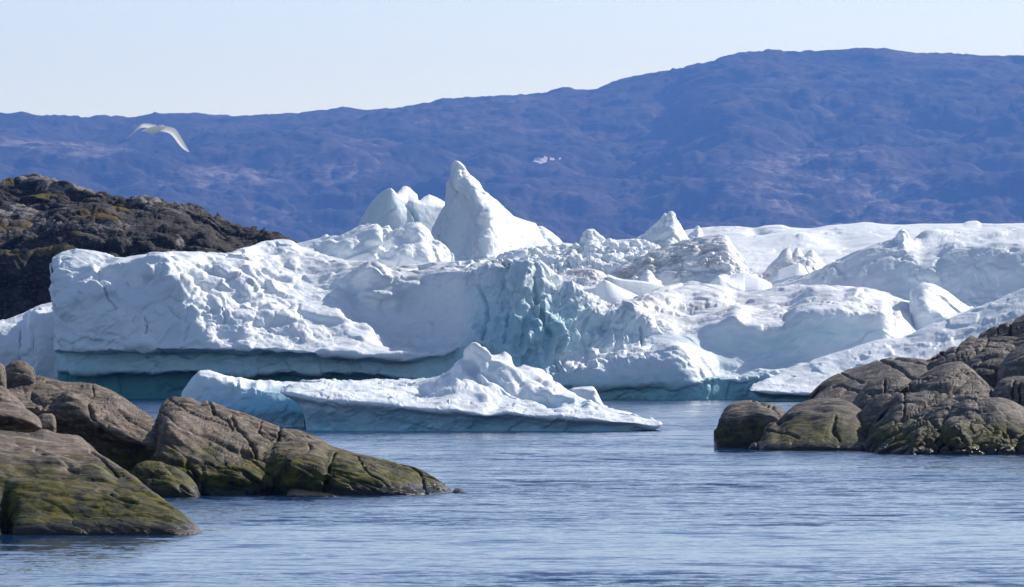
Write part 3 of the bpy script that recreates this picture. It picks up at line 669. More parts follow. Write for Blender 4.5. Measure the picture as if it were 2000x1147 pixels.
    simple_berg('ice_block', 'clean white tilted slab leaning on the shadowed berg, below the grey three-peaked mound',
        '1500:556 1505:546 1510:535 1520:527 1534:522 1548:517 1560:513 1567:517 1572:524 1578:534', None, '1500:558 1507:550 1530:545 1555:538 1578:537', '1500:580 1578:580', 1008, 1011, 1020, 1028, 130, ICE_CLEAN, 2, .15, 310, 0, .03, .2, cat='ice block', lin=True)
    # big shadowed berg at the right
    simple_berg('iceberg', 'broad iceberg in blue shade with a small horn on its back, beyond the snowy ramp',
        '1440:588 1470:574 1490:566 1520:553 1560:540 1600:525 1625:512 1650:500 1675:489 1700:480 1720:473 1740:467 1750:459 1757:450 1763:445 1768:449 1775:457 1783:465 1790:460 1800:454 1815:448 1840:447 1865:452 1900:452 1930:450 1960:449 2000:446 2180:446',
        ('1440:592 1500:590 1700:570 2180:560', '1440:966 1500:958 1700:944 2180:940'),
        '1440:590 1500:564 1560:543 1620:517 1680:490 1720:477 1745:473 1763:474 1780:486 1800:495 1830:496 1860:488 1880:484 1920:480 2000:480 2180:480', '1440:615 2180:640', '1440:962 1500:952 1700:936 2180:930',
        '1440:972 1500:968 1600:964 1700:958 1763:955 1800:952 1900:950 2180:950', '1440:976 1500:974 1600:972 1700:968 1763:962 1800:980 1900:992 2180:992', 1015, 780, ICE, 1, .75, 320, 0, .12, .2, '1440:.2 1760:.1 2180:.1', n=(40, 34, 24), amp=.8,
        post=lambda L: L.bumps([(1763, 462, 9, 14, 1.0), (1820, 452, 26, 8, 1.2), (1850, 600, 120, 50, -2)]))
    simple_berg('ice_block', 'rounded boulder of ice perched on the low end of the long front iceberg',
        '1776:590 1780:572 1784:561 1792:554 1804:551 1818:553 1834:559 1850:568 1864:578 1878:589 1890:597 1902:605', ('1776:592 1800:590 1850:602 1902:610', '1776:899 1800:896 1850:899 1902:906'),
        '1776:591 1784:572 1804:566 1834:574 1864:590 1902:607', '1776:640 1902:640', 894, '1776:903 1804:901 1902:909', 910, 924, 200, ICE, .9, .45, 340, 0, .05, .2, cat='ice block')
    # sloping berg in front at the right
    L = Loft([
        dict(z=-4, Y=838, x=(1484, 2170), n=3, teal=1), dict(z=0, Y=838, x=(1482, 2170), n=8, teal=1),
        dict(y='1476:770 1560:774 2170:774', Y=836.5, n=4, teal=1, amp=.3),
        dict(y='1465:763 1520:767 1580:769 1700:768 2170:766', Y=834.5, n=24, teal=.1, amp=.3),
        dict(y='1464:761 1540:747 1600:734 1700:714 1800:690 1900:660 2000:625 2170:580', Y='1464:838 1540:846 1700:852 1900:858 2170:862', n=36, amp=.7, dirt='1464:0 1700:.05 1860:.4 2170:.3'),
        dict(y='1463:760 1500:742 1540:725 1600:700 1660:680 1720:664 1745:661 1765:658 1800:643 1850:625 1900:605 1950:585 2000:564 2080:532 2170:500', Y='1463:841 1540:853 1600:857 1750:866 2000:874 2170:876', n=10, amp=.35),
        dict(z=3, Y='1463:848 1600:868 2170:896', x=(1480, 2172), n=4), dict(z=-4, Y='1463:849 1600:869 2170:897', x=(1484, 2172))], 640, 9)
    ice_noise(L, .8, .6, 360)
    L.build('iceberg', ICE, 'snowy ramp-shaped iceberg sloping down to the water behind the grey rock outcrop', 'iceberg')
    # berg at the far left edge
    L = Loft([
        dict(z=-4, Y=880, x=(-170, 132), n=3, teal=.5), dict(z=0, Y=880, x=(-170, 132), n=30, teal=.4),
        dict(y='-170:700 0:690 60:690 132:690', Y='-170:880 40:880 60:879 132:878', n=30, teal=.15),
        dict(y='-170:655 0:644 30:644 54:641 60:622 72:615 90:618 132:610', Y='-170:882 50:883 62:882 132:881', n=24, teal=.1),
        dict(y='-170:650 -60:640 0:631 30:619 55:607 80:597 105:590 132:586', Y=900, n=10, amp=.5),
        dict(z=3, Y=915, x=(-170, 132), n=4), dict(z=-4, Y=916, x=(-170, 132))], 320, 9)
    L.cracks([([(39, 646), (38, 670), (39, 700)], 2.2, 1.4), ([(60, 640), (64, 680)], 2, .8)])
    ice_noise(L, .9, .6, 380)
    L.build('iceberg', ICE, 'low pale iceberg at the picture edge, partly behind the end of the longest iceberg', 'iceberg')

def front_berg():
    L = Loft([
        dict(z=-2.5, Y='595:597 700:596 900:595 1200:594.4 1275:596', x=(598, 1274), n=4, teal=.7),
        dict(z=0, Y='595:597 700:596 900:595 1200:594.4 1275:596', x=(598, 1276), n=40, teal=.75),
        dict(y='584:792 620:796 650:800 700:802 760:805 850:809 900:816 1000:820 1100:826 1200:833 1284:838', Y='584:595.4 700:594.8 900:594.0 1050:593.8 1284:594.6', n=14, teal='584:.45 900:.6 1284:.5', amp=.7),
        dict(y='548:768 575:773 600:777 650:783 700:787 760:792 800:797 850:801 880:801 920:807 950:812 990:808 1050:814 1100:816 1160:820 1200:824 1240:826 1275:832 1293:829', Y='548:596 620:594.3 800:593.3 1000:592.8 1200:593.2 1293:595', n=12, teal=.02, amp=.6),
        dict(y='547:765 580:763 620:766 660:769 700:772 760:778 800:785 840:786 880:786 930:794 1000:800 1050:803 1100:806 1150:808 1200:814 1240:819 1275:826 1293:827', Y='547:597 700:597.5 800:597 930:596 1293:595.6', n=22, teal=0),
        dict(y='547:765 600:752 700:754 780:764 820:773 850:770 880:757 930:768 980:783 1050:790 1100:793 1150:798 1200:807 1250:816 1293:826', Y='547:600 700:609 820:605 880:603 930:602 1050:601 1200:600 1293:596.4', n=36, teal='547:0 800:.1 930:.05 1100:.3 1293:.1', amp=.9),
        dict(y='547:766 600:748 700:749 800:746 850:742 880:733 905:712 930:722 960:735 1000:748 1050:766 1090:774 1130:787 1180:799 1240:813 1293:827', Y='547:601 700:618 850:612 905:607 960:605 1050:604 1130:603 1293:597', n=30, teal='547:0 860:.02 905:.12 960:.2 1040:.2 1110:.4 1180:.1 1293:.05'),
        dict(y='547:766 600:747 640:745 700:747 735:744 800:745 850:741 876:730 890:716 900:704 908:688 914:680 925:674 936:680 950:690 975:706 1000:722 1030:742 1060:764 1085:778 1105:786 1130:788 1180:799 1240:813 1293:828', Y='547:602 700:625 850:618 905:610 925:608.5 975:608.5 1040:608 1130:606.5 1293:598', n=20, amp='547:.7 860:.8 925:.4 1050:.5 1293:.8', dirt='547:0 900:.1 1000:.35 1100:.3 1293:.1'),
        dict(y='547:767 600:748 640:744 700:746 735:743 800:745 840:741 868:740 880:729 893:712 902:700 908:684 914:676 925:670 934:676 944:690 960:692 985:693 998:703 1010:713 1030:716 1050:721 1066:728 1076:736 1078:744 1092:753 1105:762 1130:775 1150:784 1172:794 1190:799 1215:806 1240:813 1262:822 1272:817 1280:820 1293:829', Y='547:603 700:632 850:624 914:611 940:612 985:616 1050:616 1130:612 1240:605 1293:599', n=10, amp='547:.7 860:.7 925:.5 1050:.6 1293:.7', dirt='547:0 900:.1 1000:.3 1100:.2 1293:.1'),
        dict(z='547:3.0 1000:3.2 1120:2.2 1200:1.2 1293:.3', Y='547:605 700:636 925:616 1050:620 1240:607 1293:599.5', x=(586, 1284), n=6),
        dict(z=1.0, Y='547:606 700:646 925:626 1050:628 1240:612 1293:600', x=(594, 1280), n=6), dict(z=-2.5, Y='547:607 700:648 925:628 1050:630 1240:613 1293:601', x=(596, 1276))], 1000, 12)
    L.bumps([(905, 765, 22, 14, .9), (890, 758, 8, 10, .7), (935, 770, 18, 14, .8), (950, 785, 14, 10, .6), (870, 775, 30, 14, .5), (830, 762, 22, 8, -.6), (780, 770, 26, 5, -.4),
             (960, 715, 14, 22, -.7), (1020, 748, 16, 16, -.7), (1075, 780, 18, 10, -.5), (1150, 795, 12, 8, .5), (1100, 800, 30, 8, .4), (1000, 800, 24, 8, .5), (700, 755, 30, 5, .4), (640, 752, 20, 4, .3)])
    L.cracks([([(912, 705), (935, 712), (965, 730), (1000, 752), (1045, 778), (1085, 792)], 8, .9), ([(925, 678), (950, 695), (985, 715), (1030, 745), (1078, 776), (1120, 790)], 4, -.6), ([(985, 695), (1010, 722), (1050, 740), (1085, 760)], 5, -.35), ([(960, 700), (1000, 720), (1060, 750)], 4, .3),
              ([(915, 700), (925, 725), (945, 745)], 9, 1.0), ([(960, 735), (985, 755), (1020, 768)], 9, .7), ([(1000, 712), (1035, 735), (1060, 752)], 6, .5), ([(820, 772), (860, 760), (885, 745)], 5, .5), ([(940, 770), (965, 790), (1000, 795)], 4, .4)])
    ice_noise(L, .55, .34, 400)
    L.build('iceberg', ICE_BLUE, 'low iceberg floating in front with an overhanging shelf and a cream-white twisted fin', 'iceberg')
    L = Loft([
        dict(z=-2.5, Y='344:616 770:620', x=(350, 770), n=3, teal=.5), dict(z=0, Y='344:616 770:620', x=(348, 770), n=22, teal=.5),
        dict(y='346:800 400:792 500:800 770:800', Y='346:617 400:616 770:620', n=24, teal='346:.35 450:.7 560:1 770:.8'),  # teal colour stands in for the cyan glow inside the ice
        dict(y='354:778 372:758 390:736 400:735 450:750 500:760 545:766 600:768 770:770', Y='354:618 392:617 600:619 770:623', n=12, teal='354:0 440:.2 480:.35 560:.6 770:.4'),
        dict(y='355:777 374:748 384:735 393:726 405:725 420:728 440:733 460:738 480:741 500:745 525:748 560:749 600:749 650:751 770:756', Y='355:620 392:621 480:627 600:632 770:636', n=8, amp=.5),
        dict(z=1, Y=642, x=(357, 770), n=4), dict(z=-2.5, Y=643, x=(360, 770))], 420, 10)
    L.bumps([(455, 756, 7, 7, .7), (468, 752, 5, 7, .6), (500, 756, 12, 7, .6), (530, 752, 14, 6, .4), (480, 785, 50, 20, -.5), (590, 800, 20, 20, .5)])
    ice_noise(L, .6, .4, 420)
    L.build('iceberg', ICE_BLUE, 'glowing pale blue iceberg with a sloped white crown, behind the mossy point of rock', 'iceberg')
    simple_berg('ice_block', 'small upright white block behind the fin of the low front iceberg',
        '1106:768 1112:761 1120:757 1130:756 1145:755 1157:754 1162:757 1167:766 1172:776 1178:788 1188:796', None, '1106:772 1120:762 1140:760 1160:760 1172:780 1188:799', None, 640, 641, 645, 649, 130, ICE_BLUE, .6, .25, 440, 0, .1, .3, cat='ice block', taper=2.5)

# ------------------------------------------------------------------ rocks
def rock(label, lines, nu, mat, seed, x=None, taper=8, a=1.0, k=1.0, tilt=25, cracks=(), bumps=(), pillow=.5, group=None, cat='rock', crk=.12, name='rock', fit=True, fac=.18):
    L = Loft(lines, nu, taper, x, rim=min(30, nu / 10))
    if bumps: L.bumps(bumps)
    L.noise('fbm', 3.2*k, .38*a, (1.8, 1, .8), 4, seed, rot=-tilt, it=6)
    if pillow: L.noise('pillow', 3.0*k, pillow*a, (1.9, 1, .8), 1, seed + 1, rot=-tilt, it=5)
    if fac: L.noise('facet', 2.2*k, fac*a, (2.8, 1, .75), 1, seed + 9, rot=-tilt, it=6)
    if fac: L.noise('facet', .9*k, .3*fac*a, (2.2, 1, .8), 1, seed + 10, rot=-tilt, it=4)
    if cracks: L.cracks(cracks)
    if crk: L.noise('crack', 2.2*k, crk*a, (5.0, 1, .7), 1, seed + 2, rot=-tilt, it=2)
    L.noise('ridge', 1.6*k, .17*a, (4.5, 1, .6), 4, seed + 3, rot=-tilt, it=2)
    L.noise('fbm', .28*k, .035*a, (1.6, 1, .8), 3, seed + 4, rot=-tilt, it=1)
    if 'y' in lines[-2] and fit: L.fit(lines[-2]['y'], 18, 12)
    return L.build(name, mat, label, cat, group)

def rl(crest, Yf, Yc, mids=(), back=6, x=None, zb=-1.2, wx=None, n=30, base=None):
    """lines of a rock: waterline (or buried base) -> mids [(rows, distance)] -> crest -> back"""
    kc = knots(crest); X = x or (kc[0][0], kc[-1][0])
    ls = [dict(z=zb, Y=Yf, x=wx or X, n=4)]
    if base is None: ls.append(dict(z=0, Y=Yf, x=wx or X, n=n))
    else: ls.append(dict(y=base, Y=Yf, x=X, n=n))
    for r, Y in mids: ls.append(dict(y=r, Y=Y, n=n) if False else dict(y=r, Y=Y, x=X, n=n))
    ls.append(dict(y=crest, Y=Yc, n=10, amp=.5))
    kb = back if isinstance(back, (int, float)) else 6
    yc = Yc if isinstance(Yc, (int, float)) else max(b for a, b in knots(Yc))
    ls.append(dict(z=zb, Y=yc + kb, x=X))
    return ls

def rocks():
    # near mossy boulder
    rock('nearest boulder, pinkish on top with bright green algae down to a wet foot', rl(
        '-160:856 -60:846 0:850 40:852 90:861 125:865 150:868 178:878 200:889 222:903 240:914 262:929 280:944 300:960 320:974 336:985 350:996 368:1010 384:1024 396:1036 403:1044',
        '-160:296 30:296 403:296', '-160:313 100:312 300:304 403:298', [('-160:1000 0:1000 100:1000 250:1005 340:1015 396:1038 402:1044', '-160:298 100:298.5 300:298 402:297'), ('-160:930 0:930 100:935 200:950 280:985 340:1008 390:1034 403:1044', '-160:302 150:303 300:300 403:297'), ('-160:885 0:882 100:892 170:905 230:935 280:965 330:998 390:1034 403:1044', '-160:307 150:307 300:302 403:297')], wx=(-160, 404), n=40), 620, ROCK_NEAR, 500, a=.6, k=1.1, tilt=22, pillow=.2, crk=.05,
        bumps=[(10, 1010, 16, 45, -1.6), (235, 965, 22, 8, -.25), (100, 905, 40, 14, .3), (180, 920, 30, 12, .25), (40, 925, 26, 16, -.2)], cracks=[([(215, 965), (240, 975), (268, 984)], 3, .35), ([(70, 880), (110, 900), (150, 925)], 4, .2), ([(180, 880), (230, 930)], 3, .2)])
    # low dark rock between
    rock('low dark shaded rock at the foot of the long whaleback', rl('240:965 256:915 270:905 285:900 310:901 330:908 350:916 365:925 378:938 386:950 392:968', 362, '240:367 392:366', [('240:966 270:925 310:920 350:935 392:968', 363.5)], n=16), 170, ROCK, 520, a=.6, k=.8)
    # whaleback
    rock('long smooth brown whaleback rock, largest of the group opposite the grey outcrop', rl(
        '-160:760 -40:745 10:742 30:736 60:733 85:735 100:739 130:746 160:747 185:750 200:755 222:764 240:775 256:786 270:796 285:805 300:815 318:835 345:880 380:930 410:966',
        '-160:372 150:368 300:369 410:369', '-160:392 100:390 250:386 300:382 410:373', [('-160:905 60:900 180:925 260:935 330:950 408:968', '-160:374 100:374 180:373 300:370.5 408:370'), ('-160:855 60:845 140:862 190:870 250:885 300:895 350:925 409:968', '-160:375 100:375 190:374 300:371 409:370'),
         ('-160:800 60:800 110:806 150:815 190:830 240:850 290:870 350:905 410:967', '-160:375 110:374 190:371.5 250:370.5 300:370 410:370'), ('-160:775 60:770 120:772 180:785 240:810 300:845 350:892 410:967', '-160:381 120:380 240:376 300:374 410:371')], n=30, wx=(-160, 408)), 620, ROCK, 540, a=.75, k=1.0, tilt=30, pillow=.2, crk=.14,
        bumps=[(150, 800, 40, 18, .5), (130, 790, 24, 14, .4), (60, 775, 30, 16, -.4), (250, 895, 60, 22, -.8), (220, 790, 30, 16, .3), (90, 840, 40, 20, -.6)],
        cracks=[([(172, 800), (180, 815), (190, 830), (200, 850)], 3, .6), ([(180, 752), (184, 770), (165, 785)], 2, .25), ([(90, 745), (120, 755), (160, 752)], 2.5, .3), ([(205, 815), (260, 850), (320, 885)], 2.5, .3), ([(230, 800), (290, 840), (350, 895)], 2, .25), ([(60, 770), (85, 790), (80, 800)], 3, .4)])
    rock('cracked brown slope of rock descending to the water between the whaleback and the dark point', rl(
        '246:905 280:880 296:850 304:822 308:808 311:797 317:786 326:779 338:775 352:775 364:776 374:777 382:781 392:786 403:783 412:784 425:789 440:795 458:801 480:807 500:815 520:823 540:831 552:836 562:838 575:838 590:842 606:848 622:855 636:862 646:872',
        '246:366 400:365.5 646:372', '246:380 340:386 480:386 560:385 646:384', [('246:945 300:940 400:930 480:935 530:945 600:905 646:890', '246:370 320:366.5 420:366.5 520:367.5 600:374 646:378'), ('246:915 298:890 350:885 420:890 480:900 530:900 600:880 646:885', '246:374 285:371.5 320:368.5 420:369.5 520:371 646:379'), ('246:908 294:865 330:825 400:840 460:850 520:862 580:860 646:878', '246:378 290:375.5 325:370.5 400:374 520:378 646:381'), ('246:906 292:860 312:808 345:795 410:802 460:815 520:838 580:848 646:874', '246:379 340:382 460:382 646:382')], n=28, x=(246, 646), wx=(372, 646)), 520, ROCK, 560, a=.7, k=.95, tilt=32, pillow=.22, crk=.16,
        bumps=[(395, 955, 6, 40, -.5), (470, 940, 30, 8, .3), (500, 955, 24, 8, .3), (560, 862, 20, 16, .4), (505, 880, 18, 14, .3)],
        cracks=[([(408, 783), (415, 798), (420, 808), (447, 825), (452, 842)], 2.2, .6), ([(452, 815), (462, 838), (480, 855), (500, 892)], 2.5, .8), ([(548, 835), (545, 850), (540, 870)], 2.5, .9), ([(365, 905), (385, 930), (372, 962)], 3.5, .9), ([(330, 780), (360, 800), (430, 828), (470, 848)], 1.8, .35), ([(312, 800), (350, 830), (420, 860), (480, 890), (525, 930)], 2, .35), ([(400, 905), (470, 925), (510, 950), (525, 965)], 2, .45), ([(470, 880), (520, 905)], 2, .4), ([(510, 825), (505, 845), (530, 860)], 2, .5)])
    rock('dark tapered point of rock, green along its sunlit back, reaching furthest into the sea', rl(
        '498:890 512:876 525:868 542:863 560:858 572:853 590:853 606:856 620:860 640:867 660:874 680:880 700:886 720:890 740:895 760:900 780:905 792:908 806:911 820:916 834:923 846:930 858:937 868:944 876:951 883:958 890:965',
        '498:368 600:366.5 800:367 890:371', '498:377 580:380 700:378 800:376 890:373', [('500:930 560:930 650:930 720:935 780:945 840:955 889:966', '500:368.5 600:367 800:369 889:372'), ('499:905 540:890 600:890 660:895 720:908 780:925 840:944 889:965', '499:371 600:369 700:370.5 800:372 889:372'), ('498:893 540:872 590:868 640:878 700:896 760:910 820:926 860:944 890:965', '498:375 590:375 700:375 800:374.5 890:373')], n=26, x=(498, 890), wx=(510, 891)), 520, ROCK, 580, a=.65, k=.9, tilt=20, pillow=.2, crk=.12,
        bumps=[(570, 915, 18, 16, .4), (640, 925, 8, 40, -.5), (570, 960, 30, 12, -.3), (530, 910, 10, 40, -.4), (625, 868, 30, 6, .2)], cracks=[([(652, 884), (645, 905), (636, 935), (632, 965)], 2.4, .6), ([(776, 905), (800, 915), (820, 925), (828, 945), (833, 965)], 2, .45), ([(600, 866), (608, 876), (590, 885)], 2, .35), ([(700, 895), (720, 925), (760, 950)], 2, .3)])
    rock('small pebble-like rock awash off the tip of the dark point', rl('882:964 886:957 892:953 898:953 905:956 912:961 918:966', 371, 373, n=10), 80, ROCK, 600, a=.2, k=.4)
    rock('flat wet rock ledge awash below the dark point', rl('556:968 562:958 572:955 590:957 612:960 640:963 662:968', 363, 366, n=10), 120, ROCK, 605, a=.2, k=.4)
    # pile at the edge
    rock('rounded boulder sitting on top of the whaleback', rl('6:745 10:724 15:712 24:706 36:704 48:706 58:713 66:722 70:745', 384, 387, [('7:745 12:728 40:720 60:726 70:745', 385)], base='6:752 70:752', n=14), 120, ROCK, 610, a=.35, k=.7)
    rock('grey boulder cut by the picture edge, above the stacked slabs', rl('-50:750 -40:715 -20:704 -5:706 5:712 11:725 13:750', 372, 375, [('-50:750 -30:725 0:725 13:750', 373)], base='-50:760 13:760', n=14), 120, ROCK, 615, a=.3, k=.7)
    rock('sloping slab with a bright worn edge in the stack beside the whaleback', rl('-80:765 -40:752 -5:752 10:757 25:768 38:780 48:792 54:805', 362, 366, [('-80:785 0:775 30:790 54:806', 363)], base='-80:830 54:830', n=16), 140, ROCK, 620, a=.4, k=.8)
    rock('overhanging dark slab with deep shade underneath, just above the nearest boulder', rl('-80:790 -30:782 10:785 30:788 50:797 66:807 78:818 82:830', 345, 352, [('-80:822 0:812 40:818 82:836', 343), ('-80:805 0:798 50:808 82:832', 346)], base='-80:838 82:846', n=14), 150, ROCK, 625, a=.4, k=.8)
    rock('little round stone wedged beside the overhanging slab', rl('70:826 76:813 86:807 98:807 107:813 110:826', 352, 354, base='70:836 110:836', n=12), 70, ROCK, 630, a=.15, k=.5)
    rock('shadowed lump of bedrock filling the hollow under the slabs', rl('-100:835 -40:838 20:842 60:845 86:838 110:846 150:850 176:868 200:895 215:925', 330, 342, [('-100:870 60:866 140:880 215:935', 334)], base='-100:950 215:960', n=14), 200, ROCK, 635, a=.5, k=.9)

    # grey outcrop across the channel
    rock('rounded dark boulder standing at the seaward end of the grey outcrop', rl(
        '1394:872 1397:852 1401:832 1406:814 1413:800 1424:790 1438:785 1456:782 1475:783 1492:785 1508:789 1522:794 1532:799 1540:810 1556:840', 511, '1394:514 1475:520 1556:518', [('1395:840 1410:822 1450:815 1500:815 1556:850', 511.5), ('1394:850 1412:804 1450:795 1500:800 1556:846', 514)], n=22), 260, ROCK_GREY, 700, a=.55, k=1.1, tilt=-10, pillow=.2, crk=.08,
        bumps=[(1485, 787, 12, 6, -.5)], cracks=[([(1472, 784), (1482, 792), (1500, 794)], 2.5, .6), ([(1510, 795), (1525, 815)], 2, .4)])
    rock('broad sunlit boulder with an ochre-green face and a horizontal brow', rl(
        '1478:878 1482:860 1490:842 1500:828 1515:822 1524:822 1528:812 1540:800 1554:790 1572:783 1590:779 1610:777 1630:777 1650:781 1666:788 1680:798 1692:808 1706:830 1730:878', 500, '1478:507 1600:517 1730:509', [('1480:862 1530:853 1600:850 1660:854 1730:878', 502.5), ('1479:866 1500:838 1545:825 1580:820 1620:811 1660:818 1730:876', 507), ('1478:868 1500:831 1540:808 1590:798 1640:792 1680:805 1730:876', 511)], n=24, wx=(1478, 1730)), 320, ROCK_GREY, 720, a=.5, k=1.2, tilt=-25, pillow=.2, crk=.06,
        bumps=[(1560, 812, 40, 6, .4), (1600, 800, 24, 6, -.4), (1630, 840, 8, 14, -.3)], cracks=[([(1498, 840), (1520, 838), (1560, 855)], 2, .4), ([(1520, 822), (1545, 818)], 3, .5), ([(1632, 815), (1628, 840), (1640, 860)], 2.5, .3)])
    rock('small wet stone in the cleft between the two seaward boulders', rl('1462:874 1466:868 1474:864 1480:868 1484:874', 502.5, 504, n=8), 50, ROCK_GREY, 730, a=.1, k=.3)
    rock('wide layered slab with long curved cracks at the back of the outcrop', rl(
        '1566:805 1572:788 1580:772 1592:758 1606:746 1624:735 1642:727 1664:719 1690:712 1710:705 1730:700 1756:698 1780:699 1804:702 1820:708 1850:730', 522, '1566:530 1700:545 1850:542', [('1567:800 1600:782 1680:780 1760:770 1850:770', 526), ('1566:798 1600:762 1660:740 1740:722 1800:720 1850:745', 535)], base='1566:850 1850:850', n=22), 340, ROCK_GREY, 740, taper=3, a=.5, k=1.2, tilt=-30, pillow=.15, crk=.1,
        cracks=[([(1626, 757), (1645, 754), (1680, 765), (1700, 780)], 1.8, .4), ([(1718, 704), (1740, 712), (1760, 722), (1775, 735), (1790, 745)], 2.2, .5), ([(1640, 728), (1680, 745), (1720, 750)], 1.5, .3), ([(1745, 700), (1790, 706), (1812, 716)], 2, .4), ([(1620, 779), (1640, 772), (1655, 760)], 2, .4)])
    rock('lumpy grey rock nestled in front of the wide layered slab', rl('1655:810 1662:790 1672:774 1684:758 1698:746 1716:738 1736:732 1752:731 1766:735 1780:745 1792:765 1800:800', 514, 522, [('1656:805 1690:780 1740:768 1800:800', 516)], base='1655:850 1800:850', n=18), 220, ROCK_GREY, 750, a=.6, k=.9, tilt=-35, pillow=.4,
        cracks=[([(1728, 745), (1726, 775)], 2, .5), ([(1690, 765), (1740, 768), (1775, 760)], 2, .35)])
    rock('small pale wedge of rock low between the boulder and the dark ridge', rl('1674:812 1686:796 1700:782 1716:772 1732:768 1746:775 1756:800 1760:830', 506, 511, base='1674:860 1760:860', n=16), 130, ROCK_GREY, 755, a=.35, k=.8, tilt=-45)
    rock('small rounded rock above the dark ridge, next to the layered slab', rl('1776:765 1784:748 1796:735 1812:724 1832:714 1852:708 1872:706 1890:712 1904:735', 519, 527, [('1777:770 1820:745 1870:735 1904:750', 521)], base='1776:810 1904:810', n=18), 180, ROCK_GREY, 760, a=.45, k=.9, tilt=-30)
    rock('long dark ridge of rock plunging to the water in shade', rl(
        '1682:878 1690:858 1700:836 1710:815 1722:795 1738:776 1756:760 1776:747 1800:736 1824:727 1850:721 1872:718 1892:719 1906:726 1920:740 1950:770 1990:820', 494, '1682:500 1760:510 1860:518 1990:516', [('1684:868 1720:850 1780:850 1860:850 1990:860', 495.5), ('1683:868 1714:822 1770:800 1850:795 1990:840', 501), ('1682:870 1712:815 1770:765 1850:742 1906:745 1990:826', 511)], n=28, x=(1682, 1990), wx=(1690, 1990)), 420, ROCK_GREY, 780, a=.9, k=1.25, tilt=-42, pillow=.8, crk=.2,
        bumps=[(1770, 790, 50, 30, .5), (1860, 740, 36, 14, .5)], cracks=[([(1770, 760), (1768, 800), (1764, 825)], 2, .4), ([(1800, 745), (1850, 735), (1890, 728)], 2, .3), ([(1760, 830), (1820, 790), (1870, 760)], 3, .4)])
    rock('lower front mass of the outcrop, knobbly with ochre algae where it meets the sea', rl(
        '1700:882 1730:862 1760:842 1790:818 1815:800 1840:785 1862:776 1880:772 1900:770 1930:775 1960:790 1990:800 2030:795 2100:790 2200:800', 484, '1700:487 1800:497 1900:503 2200:500', [('1702:884 1760:872 1850:865 1950:868 2000:872 2200:870', 485.5), ('1701:884 1760:855 1830:835 1900:832 1960:845 2000:850 2200:850', 490), ('1700:883 1760:846 1830:808 1890:790 1950:808 2000:820 2200:825', 497)], n=32, wx=(1702, 2200)), 640, ROCK_GREY, 800, a=1.1, k=1.1, tilt=-38, pillow=.85, crk=.2,
        bumps=[(1870, 850, 30, 24, .9), (1800, 860, 20, 20, .5), (1840, 860, 10, 24, -.7), (1920, 870, 16, 14, -.5), (1965, 838, 30, 14, -.4), (1890, 800, 20, 10, .6)],
        cracks=[([(1800, 822), (1830, 830), (1846, 850), (1832, 880)], 2.5, .6), ([(1890, 785), (1930, 820), (1965, 845), (2000, 862)], 2.4, .5), ([(1910, 800), (1950, 840), (1975, 868)], 2, .4), ([(1860, 790), (1850, 815), (1820, 850), (1790, 880)], 2.5, .5)])
    rock('smooth tilted lobe with a yellow-green flank beside the picture edge', rl('1890:800 1905:785 1925:778 1950:776 1975:782 2000:795 2030:815 2100:850 2140:870', 490, '1890:499 2000:500 2140:497', [('1890:815 1950:800 2000:820 2140:872', 493)], base='1890:850 2140:880', n=20), 260, ROCK_GREY, 820, a=.5, k=1.0, tilt=35, pillow=.25)
    rock('blocky cracked knob in the middle of the outcrop by the picture edge', rl('1936:775 1942:758 1950:745 1962:738 1980:735 2000:734 2040:730 2100:740 2150:780', 505, 513, [('1937:772 1965:752 2030:750 2150:790', 507)], base='1930:820 2150:820', n=18), 240, ROCK_GREY, 830, a=.8, k=1.1, tilt=-20, pillow=.8, cracks=[([(1980, 745), (1978, 775)], 2.5, .7), ([(1992, 755), (1990, 790)], 2, .6)])
    rock('rounded hump with a split top, upper middle of the outcrop', rl('1866:745 1872:728 1882:712 1896:700 1912:692 1930:686 1948:683 1964:684 1980:692 1992:706 2000:740', 524, 533, [('1867:745 1890:722 1930:708 1970:708 2000:745', 527)], base='1860:800 2000:800', n=20), 220, ROCK_GREY, 840, a=.8, k=1.1, tilt=-35, pillow=.7, cracks=[([(1900, 715), (1940, 720), (1965, 740)], 2, .3)])
    rock('upper slope of grey bedrock forming the crest of the outcrop', rl(
        '1798:725 1808:706 1820:697 1836:688 1856:679 1872:674 1884:664 1896:656 1910:660 1930:660 1960:657 1985:657 2000:650 2050:636 2120:620 2200:610', 530, '1798:538 1900:548 2200:550', [('1798:722 1840:705 1900:690 1980:690 2200:670', 536), ('1798:720 1836:694 1890:672 1960:668 2200:640', 543)], base='1798:800 2200:800', n=24), 420, ROCK_GREY, 850, a=.9, k=1.2, tilt=-32, pillow=.8, crk=.2,
        cracks=[([(1870, 676), (1868, 695)], 2.5, .6), ([(1840, 690), (1850, 705)], 2, .4), ([(1930, 662), (1915, 685), (1900, 700)], 2.5, .5)])
    rock('topmost brown ledge of the outcrop against the snow ramp', rl('1906:668 1914:652 1926:645 1940:638 1956:633 1972:628 1986:622 1996:616 2010:608 2060:590 2130:575 2200:572', 548, 556, [('1906:668 1940:652 1990:640 2200:610', 550)], base='1900:720 2200:720', n=20), 300, ROCK_GREY, 860, a=.7, k=1.1, tilt=-30, pillow=.7, crk=.2, cracks=[([(1980, 625), (1972, 640), (1976, 655)], 3, .7), ([(1950, 637), (1945, 655)], 2, .4)])
    rock('steep pale lobe of rock at the picture edge, under the topmost ledge', rl('1948:725 1958:705 1968:692 1980:682 1992:675 2010:668 2050:660 2120:660 2200:680', 516, 526, [('1948:730 1975:705 2020:690 2200:700', 519)], base='1940:780 2200:780', n=20), 240, ROCK_GREY, 870, a=.8, k=1.3, tilt=-45, pillow=.7)

